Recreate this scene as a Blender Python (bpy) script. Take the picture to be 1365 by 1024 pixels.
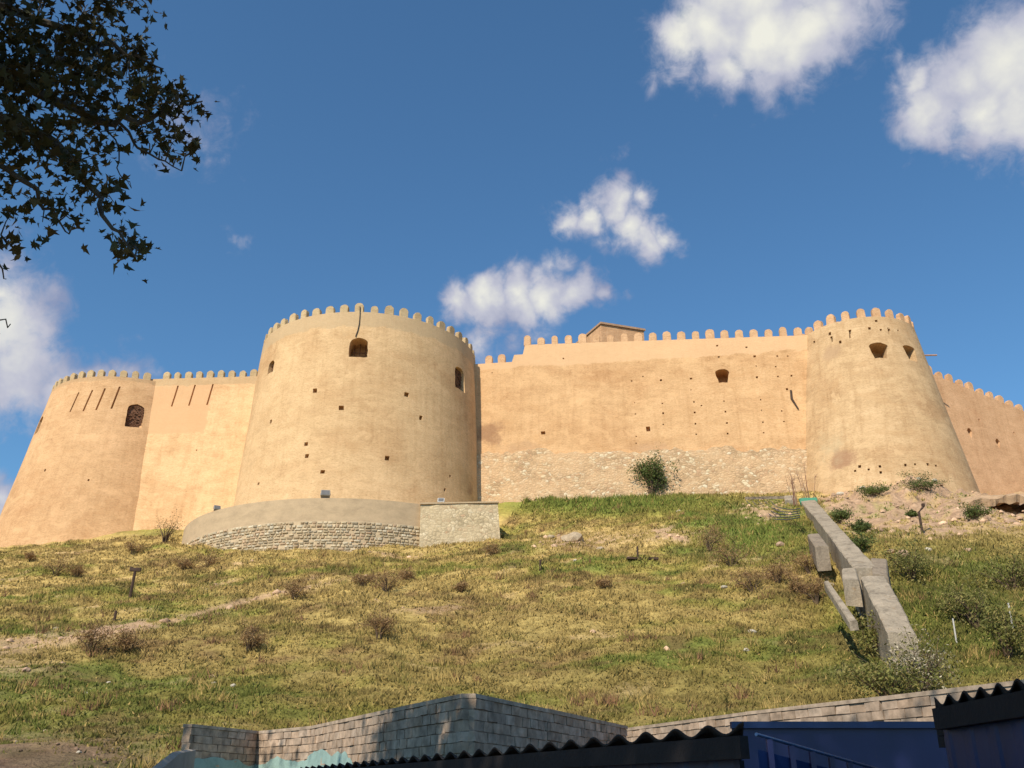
import bpy, bmesh, math, random
import numpy as np
from mathutils import Vector, Matrix
R=math.radians
S=bpy.context.scene
for o in list(bpy.data.objects): bpy.data.objects.remove(o)
# ------------------------------------------------------------------ camera, sky, sun
FPX=1250.0; PIT=R(23.7); EZ=1.6
cam=bpy.data.cameras.new('camera'); co=bpy.data.objects.new('camera',cam); S.collection.objects.link(co)
cam.sensor_width=36; cam.lens=36*FPX/1365.0; cam.clip_start=.05; cam.clip_end=6000
co.location=(0,0,EZ); co.rotation_euler=(R(90)+PIT,0,0); S.camera=co
S.view_settings.view_transform='Standard'; S.view_settings.look='None'; S.view_settings.gamma=1
S.view_settings.exposure=0.42
SUN_AZ=R(29); SUN_EL=R(42)
SUNV=Vector((-math.sin(SUN_AZ)*math.cos(SUN_EL),-math.cos(SUN_AZ)*math.cos(SUN_EL),math.sin(SUN_EL)))
sl=bpy.data.lights.new('sun','SUN'); sl.energy=3.9; sl.angle=R(.5); sl.color=(1,.90,.73)
so=bpy.data.objects.new('sun',sl); S.collection.objects.link(so)
so.rotation_euler=SUNV.to_track_quat('Z','Y').to_euler()
CP,SP=math.cos(PIT),math.sin(PIT)
def at(px,py,Y):
    u=(px-682.5)/FPX; v=(512-py)/FPX
    d=Vector((u,CP-v*SP,SP+v*CP)); return Vector((0,0,EZ))+d*(Y/d.y)
def raydir(px,py):
    u=(px-682.5)/FPX; v=(512-py)/FPX
    return Vector((u,CP-v*SP,SP+v*CP)).normalized()
def proj(x,y,z):
    z=z-EZ; w=y*CP+z*SP; v=-y*SP+z*CP
    w=np.where(np.abs(w)<.1,.1,w)
    return 682.5+FPX*x/w, 512-FPX*v/w, w
W=bpy.data.worlds.new('World'); S.world=W; W.use_nodes=True
def world():
    nt=W.node_tree; nt.nodes.clear(); N=nt.nodes.new; L=nt.links.new
    out=N('ShaderNodeOutputWorld'); sky=N('ShaderNodeTexSky'); sky.sky_type='NISHITA'; sky.sun_disc=False
    sky.sun_elevation=SUN_EL; sky.sun_rotation=math.atan2(SUNV.x,SUNV.y); sky.altitude=1200; sky.air_density=1.25; sky.dust_density=.6; sky.ozone_density=1.3
    bg=N('ShaderNodeBackground'); bg.inputs[1].default_value=.087
    tn=N('ShaderNodeMix'); tn.data_type='RGBA'; tn.blend_type='MULTIPLY'; tn.inputs[0].default_value=1
    L(sky.outputs[0],tn.inputs[6]); tn.inputs[7].default_value=(.63,.99,1.20,1); L(tn.outputs[2],bg.inputs[0])
    tc=N('ShaderNodeTexCoord')
    def noise(scale,det,rough,dist=0,vec=None):
        n=N('ShaderNodeTexNoise'); n.inputs['Scale'].default_value=scale; n.inputs['Detail'].default_value=det
        n.inputs['Roughness'].default_value=rough; n.inputs['Distortion'].default_value=dist
        L(vec or tc.outputs['Generated'],n.inputs['Vector']); return n
    def M(op,a,b=None,c=None,clamp=False):
        n=N('ShaderNodeMath'); n.operation=op; n.use_clamp=clamp
        for i,v in enumerate((a,b,c)):
            if v is None: continue
            if isinstance(v,(int,float)): n.inputs[i].default_value=v
            else: L(v,n.inputs[i])
        return n.outputs[0]
    nz=noise(16,5,.55)
    sub=N('ShaderNodeVectorMath'); sub.operation='SUBTRACT'; L(nz.outputs['Color'],sub.inputs[0]); sub.inputs[1].default_value=(.5,.5,.5)
    sc=N('ShaderNodeVectorMath'); sc.operation='SCALE'; L(sub.outputs[0],sc.inputs[0]); sc.inputs['Scale'].default_value=.07
    ad=N('ShaderNodeVectorMath'); ad.operation='ADD'; L(tc.outputs['Generated'],ad.inputs[0]); L(sc.outputs[0],ad.inputs[1])
    blobs=[(900,60,45,1),(950,40,66,1),(1010,45,80,1.15),(1065,45,68,1),(1110,25,58,.9),(950,98,42,.8),(1150,5,42,.7),(1000,-30,90,1.1),(1100,-30,80,.9),(1190,75,14,.3),(870,110,20,.3),(1030,130,26,.3),
      (1225,110,30,.75),(1285,115,58,1),(1340,90,78,1),(1310,150,60,1),(1240,150,46,.9),(1375,140,75,1.1),(1355,45,50,.8),(1290,60,26,.5),
      (758,286,28,.85),(790,283,28,.9),(824,272,32,.95),(858,268,26,.8),(838,304,34,.95),(862,322,32,.95),(888,318,26,.85),(820,210,14,.3),(800,312,18,.45),
      (608,402,32,1),(648,400,38,1.2),(690,394,40,1.15),(732,390,40,1.1),(775,388,34,1),(808,384,18,.7),(655,440,28,.5),(690,448,20,.38),(740,350,20,.5),(660,460,30,.3),(720,440,22,.3),
      (0,440,74,.8),(25,492,70,.85),(85,515,50,.8),(-50,410,95,.85),(135,508,30,.75),(180,492,24,.5),(0,385,42,.7),(-10,662,34,.9),(-60,560,50,.3),
      (255,180,40,.2),(320,322,13,.3),(280,205,20,.2),(225,150,24,.2)]
    acc=None
    for px,py,r,w in blobs:
        d=raydir(px,py)
        v=N('ShaderNodeVectorMath'); v.operation='DISTANCE'; L(ad.outputs[0],v.inputs[0]); v.inputs[1].default_value=d
        m=M('MULTIPLY_ADD',v.outputs['Value'],-w/(r*1.13/FPX),w)
        if acc is None: acc=m
        else:
            acc=M('SMOOTH_MAX',acc,m,.12)
    fine=noise(38,8,.62,.4)
    f=M('MULTIPLY_ADD',fine.outputs[0],1.15,-.56)
    dens=M('ADD',acc,f)
    mr=N('ShaderNodeMapRange'); mr.interpolation_type='SMOOTHSTEP'; L(dens,mr.inputs[0]); mr.inputs[1].default_value=-.06; mr.inputs[2].default_value=.62
    # light and dark within the clouds: thickness plus a shift of the noise towards the sun
    mp=N('ShaderNodeVectorMath'); mp.operation='ADD'; L(tc.outputs['Generated'],mp.inputs[0]); mp.inputs[1].default_value=(-.012,0,.014)
    f2=noise(15,5,.5,.3,mp.outputs[0])
    li=M('MULTIPLY_ADD',f2.outputs[0],.9,M('MULTIPLY_ADD',acc,.55,-.28),clamp=True)
    cr=N('ShaderNodeValToRGB'); L(li,cr.inputs[0]); e=cr.color_ramp.elements
    e[0].position=.15; e[0].color=(.33,.36,.52,1); e[1].position=.75; e[1].color=(.93,.92,.82,1)
    k=cr.color_ramp.elements.new(.45); k.color=(.57,.58,.68,1)
    bc=N('ShaderNodeBackground'); L(cr.outputs[0],bc.inputs[0]); bc.inputs[1].default_value=.71
    mx=N('ShaderNodeMixShader'); L(M('MULTIPLY',mr.outputs[0],.97),mx.inputs[0]); L(bg.outputs[0],mx.inputs[1]); L(bc.outputs[0],mx.inputs[2])
    L(mx.outputs[0],out.inputs[0])
world()
# ------------------------------------------------------------------ helpers
def tag(o,label=None,cat=None,group=None,kind=None):
    if label: o['label']=label
    if cat: o['category']=cat
    if group: o['group']=group
    if kind: o['kind']=kind
    return o
def link(o,parent=None):
    S.collection.objects.link(o)
    if parent: o.parent=parent
    return o
def empty(name,loc=(0,0,0)):
    o=bpy.data.objects.new(name,None); o.location=loc; o.empty_display_size=.3; return link(o)
def mesh(name,verts,faces,mat,parent=None,smooth=False,origin=None,col=None):
    """verts are world coordinates; origin moves the object's own origin there (its parent's place is taken off)"""
    v=np.asarray(verts,dtype=np.float64).reshape(-1,3)
    base=np.array(parent.location if parent is not None else (0,0,0),dtype=float)
    if parent is not None and parent.parent is not None: base=base+np.array(parent.parent.location)
    og=np.array(origin,dtype=float) if origin is not None else base
    me=bpy.data.meshes.new(name)
    if isinstance(faces,np.ndarray):
        n=len(faces); k=faces.shape[1]
        me.vertices.add(len(v)); me.vertices.foreach_set('co',(v-og).ravel())
        me.loops.add(n*k); me.loops.foreach_set('vertex_index',faces.astype(np.int32).ravel())
        me.polygons.add(n); me.polygons.foreach_set('loop_start',np.arange(0,n*k,k,dtype=np.int32))
        try: me.polygons.foreach_set('loop_total',np.full(n,k,dtype=np.int32))
        except Exception: pass
        me.update(calc_edges=True); me.validate()
    else:
        me.from_pydata([tuple(a) for a in (v-og)],[],faces); me.update()
    if smooth: me.polygons.foreach_set('use_smooth',np.ones(len(me.polygons),dtype=bool))
    if col is not None:
        a=me.color_attributes.new('col','FLOAT_COLOR','POINT')
        c=np.ones((len(v),4)); c[:,:3]=col; a.data.foreach_set('color',c.ravel())
    me.materials.append(mat)
    o=bpy.data.objects.new(name,me); o.location=og-base; return link(o,parent)
class MB:
    def __init__(s): s.v=[]; s.f=[]; s.c=[]
    def add(s,v,f,c=None):
        n=len(s.v); s.v+= [tuple(a) for a in v]; s.f+=[tuple(i+n for i in q) for q in f]
        s.c+=[c or (1,1,1)]*len(v)
    def box(s,c,h,rot=0,jit=0,col=None,M3=None):
        vs=[]
        for i in range(8):
            p=Vector(((1 if i&1 else -1)*h[0],(1 if i&2 else -1)*h[1],(1 if i&4 else -1)*h[2]))
            if jit: p+=Vector((random.uniform(-jit,jit),random.uniform(-jit,jit),random.uniform(-jit,jit)))
            p=(M3@p) if M3 is not None else (Matrix.Rotation(rot,3,'Z')@p)
            vs.append(p+Vector(c))
        s.add(vs,[(0,2,3,1),(4,5,7,6),(0,1,5,4),(2,6,7,3),(0,4,6,2),(1,3,7,5)],col)
    def tube(s,pts,rs,n=6,cap=True,col=None):
        rings=[]; pts=[Vector(p) for p in pts]
        for i,p in enumerate(pts):
            t=(pts[min(i+1,len(pts)-1)]-pts[max(i-1,0)]).normalized()
            a=t.cross(Vector((0,0,1)) if abs(t.z)<.9 else Vector((1,0,0))).normalized(); b=t.cross(a)
            r=rs[i] if hasattr(rs,'__len__') else rs
            rings.append([p+a*(r*math.cos(2*math.pi*k/n))+b*(r*math.sin(2*math.pi*k/n)) for k in range(n)])
        f=[]
        for i in range(len(pts)-1):
            for k in range(n): f.append((i*n+k,i*n+(k+1)%n,(i+1)*n+(k+1)%n,(i+1)*n+k))
        if cap: f.append(tuple(range(n))[::-1]); f.append(tuple((len(pts)-1)*n+k for k in range(n)))
        s.add([q for r in rings for q in r],f,col)
    def build(s,name,mat,parent=None,smooth=False,origin=None,usecol=False):
        return mesh(name,s.v,s.f,mat,parent,smooth,origin,np.array(s.c) if usecol else None)
# value noise
def _h(ix,iy,sd):
    n=(ix.astype(np.int64)*374761393+iy.astype(np.int64)*668265263+sd*1442695041)&0xffffffff
    n=((n^(n>>13))*1274126177)&0xffffffff
    return ((n^(n>>16))&0xffff)/65535.0
def vn(x,y,sd=0):
    x=np.asarray(x,dtype=float); y=np.asarray(y,dtype=float)
    ix=np.floor(x); iy=np.floor(y); fx=x-ix; fy=y-iy; fx=fx*fx*(3-2*fx); fy=fy*fy*(3-2*fy)
    a=_h(ix,iy,sd); b=_h(ix+1,iy,sd); c=_h(ix,iy+1,sd); d=_h(ix+1,iy+1,sd)
    return (a*(1-fx)+b*fx)*(1-fy)+(c*(1-fx)+d*fx)*fy
def fbm(x,y,sd=0,o=4):
    s=0; a=.5; t=0
    for i in range(o):
        s=s+a*vn(x*2**i,y*2**i,sd+i*17); t+=a; a*=.5
    return s/t
def sstep(a,b,x):
    t=np.clip((x-a)/(b-a),0,1); return t*t*(3-2*t)
# ------------------------------------------------------------------ materials
def newmat(name,rough=.9,spec=.3):
    m=bpy.data.materials.new(name); m.use_nodes=True; nt=m.node_tree; b=nt.nodes['Principled BSDF']
    b.inputs['Roughness'].default_value=rough; b.inputs['Specular IOR Level'].default_value=spec
    return m,nt,b
class NT:
    def __init__(s,nt): s.nt=nt
    def n(s,t): return s.nt.nodes.new(t)
    def l(s,a,b): s.nt.links.new(a,b)
    def pos(s,scale=(1,1,1)):
        g=s.n('ShaderNodeNewGeometry'); m=s.n('ShaderNodeMapping'); m.inputs['Scale'].default_value=scale
        s.l(g.outputs['Position'],m.inputs['Vector']); return m.outputs[0]
    def noise(s,vec,scale,det=4,rough=.55,dist=0):
        n=s.n('ShaderNodeTexNoise'); s.l(vec,n.inputs['Vector']); n.inputs['Scale'].default_value=scale
        n.inputs['Detail'].default_value=det; n.inputs['Roughness'].default_value=rough; n.inputs['Distortion'].default_value=dist; return n.outputs[0]
    def ramp(s,fac,stops):
        r=s.n('ShaderNodeValToRGB'); s.l(fac,r.inputs[0]); e=r.color_ramp.elements
        while len(e)>1: e.remove(e[-1])
        e[0].position=stops[0][0]; e[0].color=(*stops[0][1],1)
        for p,c in stops[1:]: k=e.new(p); k.color=(*c,1)
        return r.outputs[0]
    def mix(s,fac,a,b,mode='MIX'):
        m=s.n('ShaderNodeMix'); m.data_type='RGBA'; m.blend_type=mode
        for sock,v in ((m.inputs[0],fac),(m.inputs[6],a),(m.inputs[7],b)):
            if isinstance(v,(int,float)): sock.default_value=v
            elif isinstance(v,tuple): sock.default_value=(*v,1)
            else: s.l(v,sock)
        return m.outputs[2]
    def math(s,op,a,b=0,clamp=False):
        m=s.n('ShaderNodeMath'); m.operation=op; m.use_clamp=clamp
        for i,v in enumerate((a,b)):
            if isinstance(v,(int,float)): m.inputs[i].default_value=v
            else: s.l(v,m.inputs[i])
        return m.outputs[0]
    def maprange(s,v,a,b,c=0,d=1):
        m=s.n('ShaderNodeMapRange'); m.interpolation_type='SMOOTHSTEP'; s.l(v,m.inputs[0])
        for i,q in enumerate((a,b,c,d)): m.inputs[i+1].default_value=q
        return m.outputs[0]
    def bump(s,h,strength,dist,bsdf,prev=None):
        b=s.n('ShaderNodeBump'); b.inputs['Strength'].default_value=strength; b.inputs['Distance'].default_value=dist
        s.l(h,b.inputs['Height'])
        if prev: s.l(prev,b.inputs['Normal'])
        s.l(b.outputs[0],bsdf.inputs['Normal']); return b.outputs[0]
def brick_mat(name,base,band=None,patch=None,blobs=(),var=1.0):
    """old sun-dried looking brickwork: thin courses, large faded patches, repairs, stains of given place and size"""
    m,nt,b=newmat(name,.92,.15); q=NT(nt)
    P=q.pos(); big=q.noise(q.pos((.12,.12,.2)),1,5,.6,.6); mid=q.noise(q.pos((.5,.5,1.1)),1,5,.65)
    st=q.noise(q.pos((.8,.8,9)),1.3,5,.75); fine=q.noise(q.pos((2.6,2.6,10)),1.7,4,.75)
    dk=tuple(c*f for c,f in zip(base,(.86,.80,.76))); lt=tuple(min(.95,c*f) for c,f in zip(base,(1.09,1.1,1.12)))
    c=q.ramp(big,[(.3,dk),(.5,base),(.7,lt)])
    c=q.mix(.5*var,c,q.ramp(mid,[(.3,(.72,.68,.64)),(.5,(.93,.92,.9)),(.72,(1.08,1.1,1.14))]),'MULTIPLY')
    c=q.mix(.42*var,c,q.ramp(st,[(.3,(.62,.55,.48)),(.46,(.95,.95,.95)),(.7,(1.12,1.12,1.12))]),'MULTIPLY')
    c=q.mix(.75,c,q.ramp(fine,[(.34,(.68,.6,.52)),(.5,(1,1,1)),(.68,(1.12,1.13,1.15))]),'MULTIPLY')
    sk=q.noise(q.pos((1.5,1.5,.10)),1,4,.7,.2); c=q.mix(.30*var,c,q.ramp(sk,[(.34,(.68,.60,.52)),(.5,(1,1,1)),(.7,(1.1,1.1,1.1))]),'MULTIPLY')
    rp=q.noise(q.pos((.22,.22,.35)),1.6,3,.6,1.2); c=q.mix(q.maprange(rp,.58,.61,0,.30*var),c,tuple(min(.95,k*1.16) for k in base)); c=q.mix(q.maprange(rp,.40,.37,0,.28*var),c,tuple(k*f for k,f in zip(base,(.84,.76,.68))))
    sep=q.n('ShaderNodeSeparateXYZ'); q.l(P,sep.inputs[0]); Z=sep.outputs[2]; X=sep.outputs[0]
    # eroded bricks, scattered dark pits
    pit=q.noise(q.pos((1.6,1.6,4)),2.2,3,.6); c=q.mix(q.maprange(pit,.66,.74,0,.35),c,tuple(k*.55 for k in base))
    edge=q.math('MULTIPLY',q.math('SUBTRACT',mid,.5),1.4)
    if band:
        bz,bc,am=band; zz=q.math('ADD',Z,edge); c=q.mix(q.maprange(zz,bz-.12,bz+.12,0,am),c,bc)
    if patch:
        (xa,xb,za,zb,pc,am)=patch
        xx=q.math('ADD',X,edge); zz=q.math('ADD',Z,edge)
        f=q.math('MULTIPLY',q.math('MULTIPLY',q.maprange(xx,xa-.15,xa+.15),q.maprange(xx,xb+.15,xb-.15)),q.math('MULTIPLY',q.maprange(zz,za-.15,za+.15),q.maprange(zz,zb+.15,zb-.15)))
        c=q.mix(q.math('MULTIPLY',f,am),c,pc)
    for (bp,br,sx,bc,am) in blobs:
        mp=q.n('ShaderNodeMapping'); mp.inputs['Location'].default_value=(-bp[0]*sx,-bp[1],-bp[2]); mp.inputs['Scale'].default_value=(sx,1,1)
        q.l(P,mp.inputs['Vector']); ln=q.n('ShaderNodeVectorMath'); ln.operation='LENGTH'; q.l(mp.outputs[0],ln.inputs[0])
        d=q.math('ADD',ln.outputs['Value'],q.math('MULTIPLY',q.math('SUBTRACT',q.noise(P,.9,5,.7),.5),br*1.5))
        c=q.mix(q.maprange(d,br,br*.45,0,am),c,bc)
    q.l(c,b.inputs['Base Color'])
    p=q.bump(q.noise(q.pos((1,1,5)),2.5,4,.7),.5,.06,b)
    q.bump(fine,.5,.05,b,p); return m
def rubble_mat(name,base,mortar,scale=2.2,flat=1.3,dist=.09):
    m,nt,b=newmat(name,.93,.15); q=NT(nt)
    P=q.pos((1,1,flat)); w=q.n('ShaderNodeVectorMath'); w.operation='ADD'; nn=q.n('ShaderNodeTexNoise'); q.l(P,nn.inputs['Vector']); nn.inputs['Scale'].default_value=1.3
    sc=q.n('ShaderNodeVectorMath'); sc.operation='SCALE'; q.l(nn.outputs['Color'],sc.inputs[0]); sc.inputs['Scale'].default_value=.5
    q.l(P,w.inputs[0]); q.l(sc.outputs[0],w.inputs[1])
    v=q.n('ShaderNodeTexVoronoi'); q.l(w.outputs[0],v.inputs['Vector']); v.inputs['Scale'].default_value=scale; v.inputs['Randomness'].default_value=.95
    e=q.n('ShaderNodeTexVoronoi'); e.feature='DISTANCE_TO_EDGE'; q.l(w.outputs[0],e.inputs['Vector']); e.inputs['Scale'].default_value=scale; e.inputs['Randomness'].default_value=.95
    hs=q.n('ShaderNodeSeparateColor'); q.l(v.outputs['Color'],hs.inputs[0])
    c=q.ramp(hs.outputs[0],[(0,tuple(k*.72 for k in base)),(.35,base),(.7,(base[0]*1.05,base[1]*1.08,base[2]*1.15)),(.86,(.68,.55,.36)),(1,(.72,.62,.45))])
    c=q.mix(q.maprange(hs.outputs[1],.82,.9,0,.6),c,(.45,.26,.15))
    gap=q.maprange(e.outputs['Distance'],.03,.13,1,0)
    big=q.noise(q.pos((.3,.3,.5)),1,5,.65)
    cover=q.maprange(big,.40,.56,0,1)      # mortar smeared over many of the stones
    c=q.mix(q.math('MULTIPLY',cover,.72),c,q.mix(big,mortar,tuple(min(1,k*1.12) for k in mortar)))
    c=q.mix(q.math('MULTIPLY',gap,q.maprange(cover,0,1,.75,.3)),c,tuple(k*.62 for k in mortar))
    fi=q.noise(P,5,5,.7); c=q.mix(.5,c,q.ramp(fi,[(.3,(.75,.72,.68)),(.6,(1.08,1.08,1.08))]),'MULTIPLY')
    q.l(c,b.inputs['Base Color'])
    p=q.bump(e.outputs['Distance'],.9,dist,b); q.bump(fi,.6,.06,b,p); return m
def plain_mat(name,base,dark=.75,scale=3,bumpd=.01,rough=.85,spec=.3,metal=0,stretch=(1,1,1)):
    m,nt,b=newmat(name,rough,spec); q=NT(nt); P=q.pos(stretch)
    a=q.noise(P,scale,6,.65,.3); f=q.noise(P,scale*9,3,.6)
    c=q.ramp(a,[(.3,tuple(k*dark for k in base)),(.52,base),(.75,tuple(min(1,k*1.12) for k in base))])
    c=q.mix(.35,c,q.ramp(f,[(.3,(.75,.75,.75)),(.7,(1.15,1.15,1.15))]),'MULTIPLY')
    q.l(c,b.inputs['Base Color']); q.bump(f,.5,bumpd,b); b.inputs['Metallic'].default_value=metal; return m
def concrete_mat(name,base):
    m,nt,b=newmat(name,.93,.15); q=NT(nt); P=q.pos(); a=q.noise(P,.9,6,.7,.4); f=q.noise(P,9,4,.7); g=q.noise(q.pos((2.2,2.2,.5)),1.3,5,.7)
    c=q.ramp(a,[(.3,tuple(k*.55 for k in base)),(.47,base),(.68,tuple(min(1,k*1.25) for k in base))])
    c=q.mix(q.maprange(g,.52,.66,0,.6),c,tuple(k*.5 for k in base)); c=q.mix(q.maprange(q.noise(P,2.3,5,.7),.6,.7,0,.55),c,(.33,.22,.12))
    c=q.mix(.5,c,q.ramp(f,[(.3,(.65,.65,.65)),(.7,(1.25,1.25,1.25))]),'MULTIPLY'); q.l(c,b.inputs['Base Color'])
    p=q.bump(f,.8,.04,b); q.bump(a,.6,.15,b,p); return m
def col_mat(name,rough=.85,spec=.2,noise=.35,scale=6,bumpd=.01,trans=0):
    """colour comes from each piece's own attribute (one leaf, one block), varied by noise"""
    m,nt,b=newmat(name,rough,spec); q=NT(nt); at_=q.n('ShaderNodeAttribute'); at_.attribute_name='col'
    f=q.noise(q.pos(),scale,4,.6); c=q.mix(noise,at_.outputs['Color'],q.ramp(f,[(.3,(.55,.55,.55)),(.7,(1.4,1.4,1.4))]),'MULTIPLY')
    q.l(c,b.inputs['Base Color'])
    if bumpd: q.bump(f,.6,bumpd,b)
    if trans:
        t=q.n('ShaderNodeBsdfTranslucent'); q.l(c,t.inputs[0]); mx=q.n('ShaderNodeMixShader'); mx.inputs[0].default_value=trans
        q.l(b.outputs[0],mx.inputs[1]); q.l(t.outputs[0],mx.inputs[2]); q.l(mx.outputs[0],nt.nodes['Material Output'].inputs[0])
    return m
# ------------------------------------------------------------------ terrain
CTRL=[(-500,760,100),(-200,748,100),(0,733,98.5),(100,724,99),(180,709,100.5),(236,724,94),(275,728,89.5),(320,733,85),(400,736,81.8),(480,734,81.5),(560,727,82.5),(620,726,83),(672,723,84),
 (690,690,91),(672,668,96.5),(760,665,96),(870,663,94.8),(980,664,93),(1050,664,91.2),
 (1100,668,87),(1150,655,85.5),(1200,645,85.5),(1260,652,87),(1310,664,94),(1365,655,104),(1500,655,112),
 (0,795,68),(230,795,67),(450,795,60),(600,780,62),(760,756,65),(900,748,65),(1050,742,64),(1200,728,62),(1365,722,62),(1550,722,62),(-250,800,68),
 (1250,690,76),(1365,690,80)]
cw=[tuple(at(*c)) for c in CTRL]
for x in (-60,-30,-15,0,15,30,60):
    cw+=[(x,38,5.0+ (0.3 if x>10 else 0)),(x,26,1.9),(x,19,.1),(x,8,0),(x,-8,0),(x,-25,0)]
for x in (-90,-50,-15,15,45,90): cw+=[(x,118,31),(x,150,31)]
cw+=[(-100,70,12),(-100,40,4),(110,70,14),(110,40,4),(100,100,28)]
cw=np.array(cw); cxy=cw[:,:2]
def _U(r2): return np.where(r2>1e-9,.5*r2*np.log(np.maximum(r2,1e-9)),0)
n_=len(cw); A=np.zeros((n_+3,n_+3)); d2=((cxy[:,None]-cxy[None])**2).sum(-1)
A[:n_,:n_]=_U(d2)+np.eye(n_)*8; A[:n_,n_]=1; A[:n_,n_+1:]=cxy; A[n_,:n_]=1; A[n_+1:,:n_]=cxy.T
wt=np.linalg.solve(A,np.concatenate([cw[:,2],np.zeros(3)]))
def H(x,y):
    x=np.atleast_1d(np.asarray(x,dtype=float)); y=np.atleast_1d(np.asarray(y,dtype=float)); sh=x.shape
    x=x.ravel(); y=y.ravel(); xc=np.clip(x,-105,115); yc=np.clip(y,-25,150); out=np.zeros(len(x))
    for i in range(0,len(x),20000):
        a=np.stack([xc[i:i+20000],yc[i:i+20000]],1); r2=((a[:,None]-cxy[None])**2).sum(-1)
        out[i:i+20000]=_U(r2)@wt[:n_]+wt[n_]+a@wt[n_+1:]
    out=np.where(y<19,np.minimum(out,.3),out)
    far=np.maximum.reduce([np.abs(x)-105,y-150,-25-y]); out=out*(1-sstep(0,250,far))
    amp=sstep(19,34,y)
    out=out+amp*((fbm(x*.13,y*.16,3)-.5)*1.6+(fbm(x*.55,y*.55,9)-.5)*.7+(fbm(x*1.9,y*1.9,5,3)-.5)*.22)
    # worn bank and ledges below the right tower
    rb=sstep(27,33,x)*sstep(66,74,y)*(1-sstep(88,92,y)); out=out+rb*(np.abs(fbm(x*.35,y*.35,21)-.5)*-3.2+.5+(fbm(x*1.2,y*1.2,22)-.5)*1.1)
    return out.reshape(sh)
def Hs(x,y): return float(H(np.array([x]),np.array([y]))[0])
GREEN=np.array((.19,.235,.05)); OLIVE=np.array((.34,.285,.075)); STRAW=np.array((.48,.345,.125)); BROWN=np.array((.17,.095,.05)); SOIL=np.array((.47,.31,.20)); DARKG=np.array((.115,.105,.028)); SHADESOIL=np.array((.16,.105,.075))
def blob(px,py,cx,cy,rx,ry,pw=1.0): return np.exp(-(((px-cx)/rx)**2+((py-cy)/ry)**2)*pw)
def cover(x,y,z):
    """ground cover of the hill: its colour, darker downhill, how bare it is, how lush it is"""
    px,py,w=proj(x,y,z)
    n1=fbm(x*.10,y*.14,31,4); n2=fbm(x*.38,y*.5,41,4); n3=fbm(x*1.4,y*1.6,51,3); st=fbm(x*.16+y*.1,y*.75,61,4)
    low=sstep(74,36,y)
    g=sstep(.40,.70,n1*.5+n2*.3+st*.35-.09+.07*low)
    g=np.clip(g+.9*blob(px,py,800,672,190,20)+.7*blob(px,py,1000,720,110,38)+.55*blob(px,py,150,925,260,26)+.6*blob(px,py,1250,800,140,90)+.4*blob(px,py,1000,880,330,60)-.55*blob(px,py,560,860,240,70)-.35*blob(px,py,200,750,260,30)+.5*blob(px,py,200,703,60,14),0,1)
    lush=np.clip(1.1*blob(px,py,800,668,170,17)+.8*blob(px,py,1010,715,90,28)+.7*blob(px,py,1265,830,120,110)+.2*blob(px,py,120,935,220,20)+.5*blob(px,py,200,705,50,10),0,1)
    dark=np.clip(.75*blob(px,py,1270,840,130,110)+.35*blob(px,py,1000,930,320,50)+.25*blob(px,py,330,930,200,30)+.72*low,0,1)  # darker towards the foot of the slope and in set patches
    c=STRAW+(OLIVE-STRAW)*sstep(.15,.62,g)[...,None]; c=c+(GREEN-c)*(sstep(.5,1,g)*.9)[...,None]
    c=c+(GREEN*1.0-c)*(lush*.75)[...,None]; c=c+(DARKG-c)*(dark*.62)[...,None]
    br=sstep(.54,.68,n2)*sstep(.35,.6,n3+.1); c=c+(BROWN-c)*(br*.6*(1-lush))[...,None]
    bare=sstep(.60,.72,fbm(x*.22+9,y*.4,71,4)*.75+n3*.25)*.55
    bank=sstep(1075,1115,px+60*(n2-.5))*sstep(0,22,np.interp(px,[1080,1180,1250,1400],[700,752,762,785])-py+70*(n2-.5)+30*(n1-.5))*sstep(60,70,y)
    bank=bank*(.55+.45*sstep(.66,.5,n3))
    pyp=np.interp(px,[-60,0,100,200,300,400,470],[872,862,850,836,808,785,770]); wp=np.interp(px,[-60,0,100,180,220,300,400,470],[15,14,11,9,5,6,4,3])
    pth=np.exp(-((py-pyp+6*(n3-.5))/wp)**2)*sstep(490,420,px)*(y>30)
    gul=blob(px,py,40,1015,190,34)+.7*blob(px,py,30,690+20,1,1)
    sp=.8*blob(px,py,770,722,55,13)+.8*blob(px,py,900,714,70,9)+.9*blob(px,py,1020,680,45,14)+.5*blob(px,py,20,700+190,70,12)
    bare=np.clip(bare*(1-lush)*(1-.6*dark)+bank+pth*.8*sstep(.3,.55,n3+.12)+gul*.9+sp*sstep(.35,.55,n3+.1),0,1)
    soil=SOIL*(.75+.5*n3[...,None]); soil=soil+(SHADESOIL*(.6+.9*n3[...,None])-soil)*np.clip(gul*1.2,0,1)[...,None]  # gully soil darkened: the hollow's shade is put into its colour
    return c*(.78+.44*n3[...,None]),soil,bare,lush
def axis(fa,fb,st,lo,hi):
    a=list(np.arange(fa,fb+1e-6,st)); v=fb; d=st
    while v<hi: d*=1.35; v+=d; a.append(v)
    v=fa; d=st
    while v>lo: d*=1.35; v-=d; a.insert(0,v)
    return np.array(a)
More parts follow.
